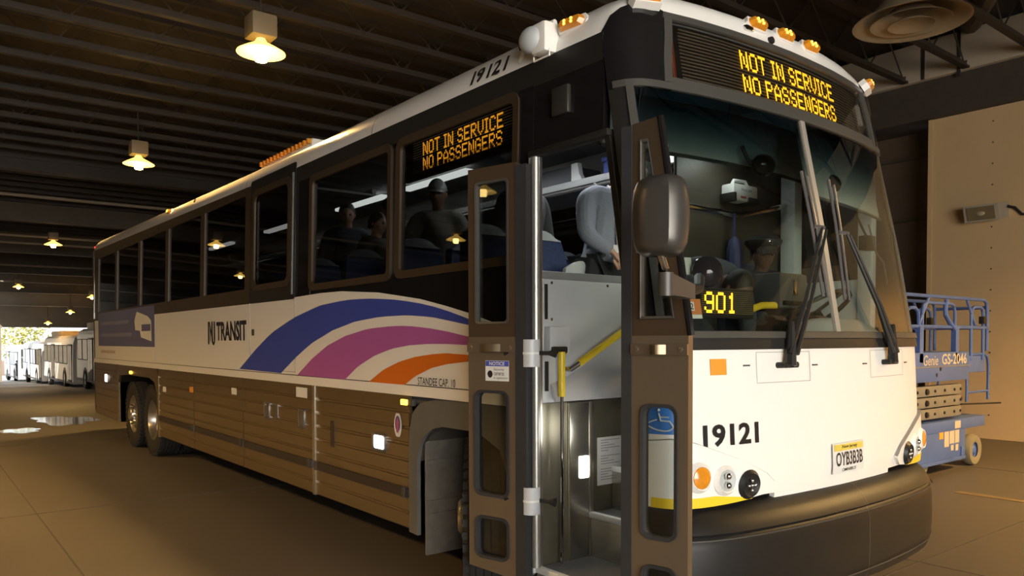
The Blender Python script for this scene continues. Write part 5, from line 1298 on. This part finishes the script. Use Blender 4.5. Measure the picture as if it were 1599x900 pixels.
def person(label, foot, yaw, skin, shirt, trousers, hair, pose=None, H=1.75, vox=.011, cloth_open=False, group=None):
    """figure standing at foot, facing yaw; pose overrides joints in the figure's own frame (x forward, y left, z up)"""
    k = H/1.75
    J = dict(pel=(0, 0, .95), wst=(.01, 0, 1.08), che=(.01, 0, 1.28), nb=(0, 0, 1.45), nk=(.015, 0, 1.53), head=(.03, 0, 1.635),
             sl=(0, .19, 1.42), sr=(0, -.19, 1.42), el=(-.03, .25, 1.13), er=(-.03, -.25, 1.13), wl=(.06, .25, .89), wr=(.06, -.25, .89),
             hl=(0, .095, .90), hr=(0, -.095, .90), kl=(.02, .10, .49), kr=(.02, -.10, .49), al=(-.02, .10, .08), ar=(-.02, -.10, .08), tl=(.15, .12, .03), tr=(.15, -.12, .03),
             look=(1, 0, -.05), hdl=(.3, 0, -1), hdr=(.3, 0, -1), pl=(0, -1, 0), pr=(0, 1, 0))
    if pose: J.update(pose)
    ft = Vector(foot); Rm = Matrix.Rotation(yaw, 3, 'Z')
    vec = {n: (Rm @ (Vector(p)*k))+ft for n, p in J.items() if n not in ('look', 'hdl', 'hdr', 'pl', 'pr')}
    dirs = {n: Rm @ Vector(J[n]) for n in ('look', 'hdl', 'hdr', 'pl', 'pr')}
    t = thing('person', label, 'person', foot, 0, group)
    def sk(names, edges, R, infl=0.0): 
        return skin_mesh([vec[n][:] for n in names], edges, [tuple((a+infl)*k for a in (r if isinstance(r, tuple) else (r, r))) for r in R], 2)
    names = ['pel', 'wst', 'che', 'nb', 'nk', 'sl', 'el', 'wl', 'sr', 'er', 'wr', 'hl', 'kl', 'al', 'tl', 'hr', 'kr', 'ar', 'tr']
    I = {n: i for i, n in enumerate(names)}
    ed = [(I[a], I[b]) for a, b in (('pel', 'wst'), ('wst', 'che'), ('che', 'nb'), ('nb', 'nk'), ('nb', 'sl'), ('sl', 'el'), ('el', 'wl'), ('nb', 'sr'), ('sr', 'er'), ('er', 'wr'), ('pel', 'hl'), ('hl', 'kl'), ('kl', 'al'), ('al', 'tl'), ('pel', 'hr'), ('hr', 'kr'), ('kr', 'ar'), ('ar', 'tr'))]
    Rd = [(.11, .08), (.10, .075), (.11, .08), (.07, .058), .052, .046, .040, .029, .046, .040, .029, .075, .050, .036, .035, .075, .050, .036, .035]
    rad = dict(zip(names, Rd)); bodym = MB()
    for ch_ in (('pel', 'wst', 'che', 'nb', 'nk'), ('nb', 'sl', 'el', 'wl'), ('nb', 'sr', 'er', 'wr'), ('pel', 'hl', 'kl', 'al', 'tl'), ('pel', 'hr', 'kr', 'ar', 'tr')):
        bodym = merge(bodym, sk(ch_, [(q, q+1) for q in range(len(ch_)-1)], [rad[q] if (ch_[0] == 'pel' and ch_[1] == 'wst') or m_ else .06 for m_, q in enumerate(ch_)]))
    hm, F, U_, S = head_mesh(vec['head'], dirs['look'], (0, 0, 1), k)
    hl_ = hand_mesh(vec['wl'], dirs['hdl'], dirs['pl'], 1, vec['el']); hr_ = hand_mesh(vec['wr'], dirs['hdr'], dirs['pr'], -1, vec['er'])
    bd_ = obj('body', remesh(merge(bodym, hm, hl_, hr_, skin_mesh([vec['nb'][:], vec['nk'][:], (vec['head']-U_*.04)[:]], [(0, 1), (1, 2)], [.058, .054, .054], 1)), vox, 'body'), skin, t)
    n2 = ['wst', 'pel', 'che', 'nb', 'sl', 'el', 'wl', 'sr', 'er', 'wr']; I2 = {n: i for i, n in enumerate(n2)}
    e2 = [(I2[a], I2[b]) for a, b in (('pel', 'wst'), ('wst', 'che'), ('che', 'nb'), ('nb', 'sl'), ('sl', 'el'), ('el', 'wl'), ('nb', 'sr'), ('sr', 'er'), ('er', 'wr'))]
    sh = sk(n2, e2, [(.155, .12), (.15, .115), (.185, .13), (.108, .09), .076, .058, .040, .076, .058, .040], .008)
    obj('shirt' if not cloth_open else 'jacket', remesh(sh, vox, 'shirt'), shirt, t)
    n3 = ['pel', 'hl', 'kl', 'al', 'hr', 'kr', 'ar']; I3 = {n: i for i, n in enumerate(n3)}
    obj('trousers', remesh(sk(n3, [(0, 1), (1, 2), (2, 3), (0, 4), (4, 5), (5, 6)], [(.15, .12), .108, .078, .060, .108, .078, .060]), vox, 'trousers'), trousers, t)
    for a, b in (('al', 'tl'), ('ar', 'tr')):
        obj('shoe', skin_mesh([(vec[a]-Vector((0, 0, .02*k)))[:], ((vec[a]+vec[b])/2-Vector((0, 0, .015)))[:], vec[b][:]], [(0, 1), (1, 2)], [.05*k, .045*k, .036*k], 2), BLACKM, t)
    hc_ = vec['head']
    if hair:
        V = []; nu, nv = 28, 12
        for j in range(nv+1):
            for q in range(nu):
                b = 2*PI*q/nu; fr = max(0, math.cos(b))
                a = (1.95-.95*fr**.7)*j/nv
                V.append(hc_+(S*.083*math.sin(a)*math.sin(b)+F*(.103*math.sin(a)*math.cos(b)-.006)+U_*(.124*math.cos(a)+.004))*k)
        hm_ = MB().add(V, [(j*nu+q, (j+1)*nu+q, (j+1)*nu+(q+1) % nu, j*nu+(q+1) % nu) for j in range(nv) for q in range(nu)])
        obj('hair', hm_, hair, t)
    for sg in (-1, 1): obj('eye', MB().sphere(hc_+(F*.083+U_*.007+S*sg*.029)*k, .0125*k, 10, 7), mat('eye_dark', (.02, .015, .012), .2), t)
    return t, vec, (F, U_, S, hc_, k)
def cap_on(t, fr, m, peaked=False):
    F, U_, S, c, k = fr; V = []; nu, nv = 28, 8
    for j in range(nv+1):
        a = 1.45*j/nv
        for q in range(nu):
            b = 2*PI*q/nu; V.append(c+(S*.088*math.sin(a)*math.sin(b)+F*(.108*math.sin(a)*math.cos(b)-.004)+U_*(.128*math.cos(a)+.012))*k)
    mb = MB().add(V, [(j*nu+q, (j+1)*nu+q, (j+1)*nu+(q+1) % nu, j*nu+(q+1) % nu) for j in range(nv) for q in range(nu)])
    if peaked: mb.lathe([(.090*k, .035*k), (.125*k, .075*k), (.128*k, .095*k), (.09*k, .125*k), (0, .135*k)], c, U_+F*-.12, 28)
    cp_ = obj('cap', mb, m, t)
    A = []; B = []
    for i in range(11):
        b = -1.15+2.3*i/10
        A.append(c+(S*.086*math.sin(b)+F*.104*math.cos(b)+U_*.030)*k); B.append(c+(S*.080*math.sin(b)+F*(.104*math.cos(b)+.065*math.cos(b*1.25))+U_*.008)*k)
    obj('visor', MB().strip(A, B, U_*.004), m, cp_)
    if peaked: obj('badge', MB().sphere(c+(F*.118+U_*.082)*k, .02*k, 8, 6), CHROME, cp_)
GREYSH = mat('grey_shirt_cloth', (.235, .245, .30), .8, noise=.10, nscale=90, bump=.9, bscale=9)
DARKSUIT = mat('charcoal_suit_cloth', (.035, .038, .037), .85, noise=.12, nscale=60)
BLACKT = mat('black_trouser_cloth', (.016, .016, .018), .85, noise=.1, nscale=40)
NAVY = mat('navy_jacket_cloth', (.022, .027, .040), .8, noise=.12, nscale=40)
COATB = mat('dark_brown_coat', (.030, .024, .020), .85, noise=.15, nscale=40)
KHAKI = mat('khaki_coat', (.10, .095, .080), .85, noise=.12, nscale=40)
SLATE = mat('slate_jacket', (.060, .068, .085), .85, noise=.10, nscale=40)
# man in grey shirt in the aisle, right arm bent across
# own frame: x forward (towards the front of the coach), y to his left (deeper into the coach)
t, vc, fr = person('man in grey shirt with white lanyard bending one arm, seen through the open door', (-1.78, -.10, ZF), 0.0, SKIN1, GREYSH, BLACKT, HAIRD,
    dict(sr=(.04, -.165, 1.375), er=(.15, -.265, 1.10), wr=(.29, -.15, .985), hdr=(.15, .55, -.80), pr=(-.7, .5, 0), wl=(.30, .2, 1.0), hdl=(.6, -.1, -.6), sl=(.08, .20, 1.40), el=(.16, .33, 1.12), che=(.03, .03, 1.27), wst=(.02, .02, 1.09), nb=(.06, .06, 1.43), nk=(.10, .11, 1.49), head=(.17, .17, 1.57), look=(1, .6, -.4)), 1.78, .005)
lan = MB(); 
p_ = [Vector((-1.76, -0.170, ZF+1.52)), Vector((-1.655, -0.140, ZF+1.42)), Vector((-1.60, -0.105, ZF+1.22)), Vector((-1.595, -0.090, ZF+1.06))]
for w_ in (0,): lan.tube(p_, .010, 6)
lan.tube([Vector((-1.76, -0.030, ZF+1.52)), Vector((-1.655, -0.050, ZF+1.40)), Vector((-1.595, -0.090, ZF+1.06))], .010, 6)
obj('lanyard', lan, PAPER, t)
obj('name_card', MB().box(-1.60, -1.592, -.14, -.05, ZF+.97, ZF+1.07), PAPER, t)
obj('belt', MB().lathe([(.158, -.02), (.158, .02)], (-1.77, -.10, ZF+1.0), (0, 0, 1), 24), BLACKM, t)
# man in the dark suit behind the first seat
person('man in charcoal suit standing behind the first blue seat, seen through the open door', (-2.25, -.42, ZF), 0.15, SKIN1, DARKSUIT, BLACKT, HAIRD,
    dict(wl=(.16, .22, .93), el=(.0, .265, 1.13)), 1.76, .012, True)
# passengers behind the side windows
t, vc, fr = person('man in a grey ball cap and khaki coat behind the window under the side sign', (-3.30, -.50, ZF), -.75, SKIN2, KHAKI, BLACKT, None, dict(wr=(.25, -.1, 1.1), wl=(.25, .1, 1.08), el=(.05, .28, 1.12), er=(.05, -.28, 1.12)), 1.74, .012, True)
cap_on(t, fr, mat('cap_grey', (.20, .205, .21), .4))
person('man with short dark hair and dark suit, left face in the large side window', (-5.0, -.50, ZF), -.55, SKIN1, NAVY, BLACKT, HAIRD, dict(look=(1, .1, -.25)), 1.80, .012, True)
person('person with dark hair and dark coat, right figure in the large side window', (-3.85, -.80, ZF), .5, SKIN1, COATB, BLACKT, HAIRD, None, 1.52, .012, True)
person('man in a dark jacket partly hidden by the post between the two large windows', (-4.45, -.28, ZF), -2.6, SKIN1, COATB, BLACKT, HAIRD, None, 1.80, .012, True)
# driver with peaked cap, seated
drv = dict(pel=(0, 0, .52), wst=(.0, 0, .66), che=(.02, 0, .86), nb=(.02, 0, 1.03), nk=(.03, 0, 1.09), head=(.05, 0, 1.19), sl=(.02, .19, .99), sr=(.02, -.19, .99), el=(.12, .25, .75), er=(.12, -.25, .75), wl=(.34, .17, .74), wr=(.34, -.17, .74),
    hl=(.05, .10, .50), hr=(.05, -.10, .50), kl=(.42, .14, .46), kr=(.42, -.14, .46), al=(.42, .14, .08), ar=(.42, -.14, .08), tl=(.56, .15, .04), tr=(.56, -.15, .04), look=(1, -.25, -.12), hdl=(1, 0, .1), hdr=(1, 0, .1), pl=(0, 0, -1), pr=(0, 0, -1))
t, vc, fr = person('bus driver in dark uniform, white shirt and peaked cap behind the windshield', (-.90, .57, 1.09), -.35, SKIN2, NAVY, BLACKT, HAIRD, drv, 1.72, .0085, True)
cap_on(t, fr, BLACKM, True)
F, U_, S, hc_, k = fr
cl = MB().poly([hc_+F*.075-U_*.165+S*.0, hc_+F*.10-U_*.21+S*.075, hc_+F*.135-U_*.36+S*.01, hc_+F*.135-U_*.36-S*.01, hc_+F*.10-U_*.21-S*.075], F*.01)
obj('white_collar', cl, mat('white_shirt_cloth', (.62, .62, .60), .7), t)
# person bending forward in a slate jacket beside the driver
person('person in a slate jacket bending forward at the fare box behind the windshield', (-1.02, .02, 1.12), -.2, SKIN2, SLATE, BLACKT, HAIRD,
    dict(pel=(-.05, 0, .80), wst=(-.02, 0, .93), che=(.10, 0, 1.03), nb=(.25, 0, .98), nk=(.31, 0, .95), head=(.40, .02, .90), sl=(.22, .19, .97), sr=(.22, -.19, .97), el=(.26, .24, .73), er=(.26, -.24, .73), wl=(.36, .14, .58), wr=(.36, -.14, .58),
         kl=(.04, .10, .42), kr=(.04, -.10, .42), hl=(-.02, .1, .76), hr=(-.02, -.1, .76), look=(.75, .1, -.6)), 1.70, .010, True)
# walker in the daylight outside
person('far walker in dark clothes, silhouetted in the bright exit', (-80.5, 2.15, gz(-80.5)), 2.9, SKIN1, NAVY, BLACKT, HAIRD, dict(kl=(.10, .09, .49), al=(.10, .09, .09), tl=(.26, .1, .06), kr=(-.06, -.09, .49), ar=(-.22, -.09, .13), tr=(-.08, -.1, .05), wl=(-.12, .24, .92), wr=(.16, -.24, .93)), 1.76, .015)

# ================================================================ SMALL THINGS IN THE COACH
fa = thing('first_aid_box', 'white first aid box fixed on the wall behind the driver', 'first aid box', (-1.09, .56, 2.62))
bx_ = obj('case', MB().box(-1.12, -1.01, .44, .72, 2.645, 2.765, .018), PAPER, fa)
obj('handle', MB().tube([(-1.05, .47, 2.76), (-1.05, .49, 2.79), (-1.05, .62, 2.795), (-1.05, .645, 2.765)], .012, 8), PAPER, fa)
obj('bracket', MB().box(-1.12, -1.0, .60, .73, 2.635, 2.68, .01).box(-1.12, -1.0, .43, .46, 2.635, 2.70, .008), BLACKM, fa)
obj('case_text', text_mesh('First aid', .020, .115, lambda u, v: Vector((-1.0085, .525+u, 2.715+v)), .004), BLKV, fa, 0)
obj('red_label', MB().box(-1.0095, -1.0085, .515, .58, 2.665, 2.68), mat('label_red', (.40, .06, .05), .5), fa)
um = thing('umbrella', 'folded blue umbrella hanging from the rail behind the driver', 'umbrella', (-1.06, .50, 2.53))
obj('strap', MB().box(-1.05, -1.04, .478, .505, 2.38, 2.56), mat('umbrella_blue', (.030, .035, .10), .7), um)
obj('folds', MB().lathe([(.012, .0), (.040, -.03), (.055, -.10), (.052, -.25), (.035, -.42), (.008, -.46)], (-1.045, .495, 2.40), (0, 0, 1), 9), mat('umbrella_blue', (.030, .035, .10), .7), um)
# luggage on the far rack, seen over the door
BLUEB = mat('blue_case', (.02, .045, .24), .5)
tag(obj('case', MB().box(-3.40, -2.95, .70, 1.1, 3.045, 3.27, .03), GREYD), 'dark grey case lying at the left end of the rack seen through the door', 'luggage')
tag(obj('fan_cover', MB().poly([(-2.90, .66, 3.045), (-2.72, .66, 3.045), (-2.80, .66, 3.16), (-2.82, .66, 3.26), (-2.90, .66, 3.26)], (0, .05, 0)), PAPER), 'white curved plastic cover on the rack beside the dark grey case', 'cover')
tag(obj('crate', MB().box(-2.52, -2.40, .68, .95, 3.045, 3.24, .012).box(-2.53, -2.39, .67, .96, 3.21, 3.25, .008), BLUEB), 'narrow blue crate on the rack seen above the man in grey', 'crate')
tag(obj('bag', MB().box(-2.36, -2.10, .68, .95, 3.045, 3.16, .03).tube([(-2.33, .67, 3.13), (-2.27, .66, 3.20), (-2.18, .66, 3.20), (-2.13, .67, 3.13)], .014, 6), PAPER), 'pale bag with a dark handle at the front end of the rack', 'bag')
tag(obj('seat_cover', MB().shell(lambda u, v, d: Vector((-1.66+.05*v-.06*u*u+d, -.43+.09*u, 2.02+.20*v-.05*u*u)), lin(-1, 1, 8), lin(0, 1, 6), .03), GREYW), 'pale cloth draped over the aisle seat beside the man in grey', 'cloth')
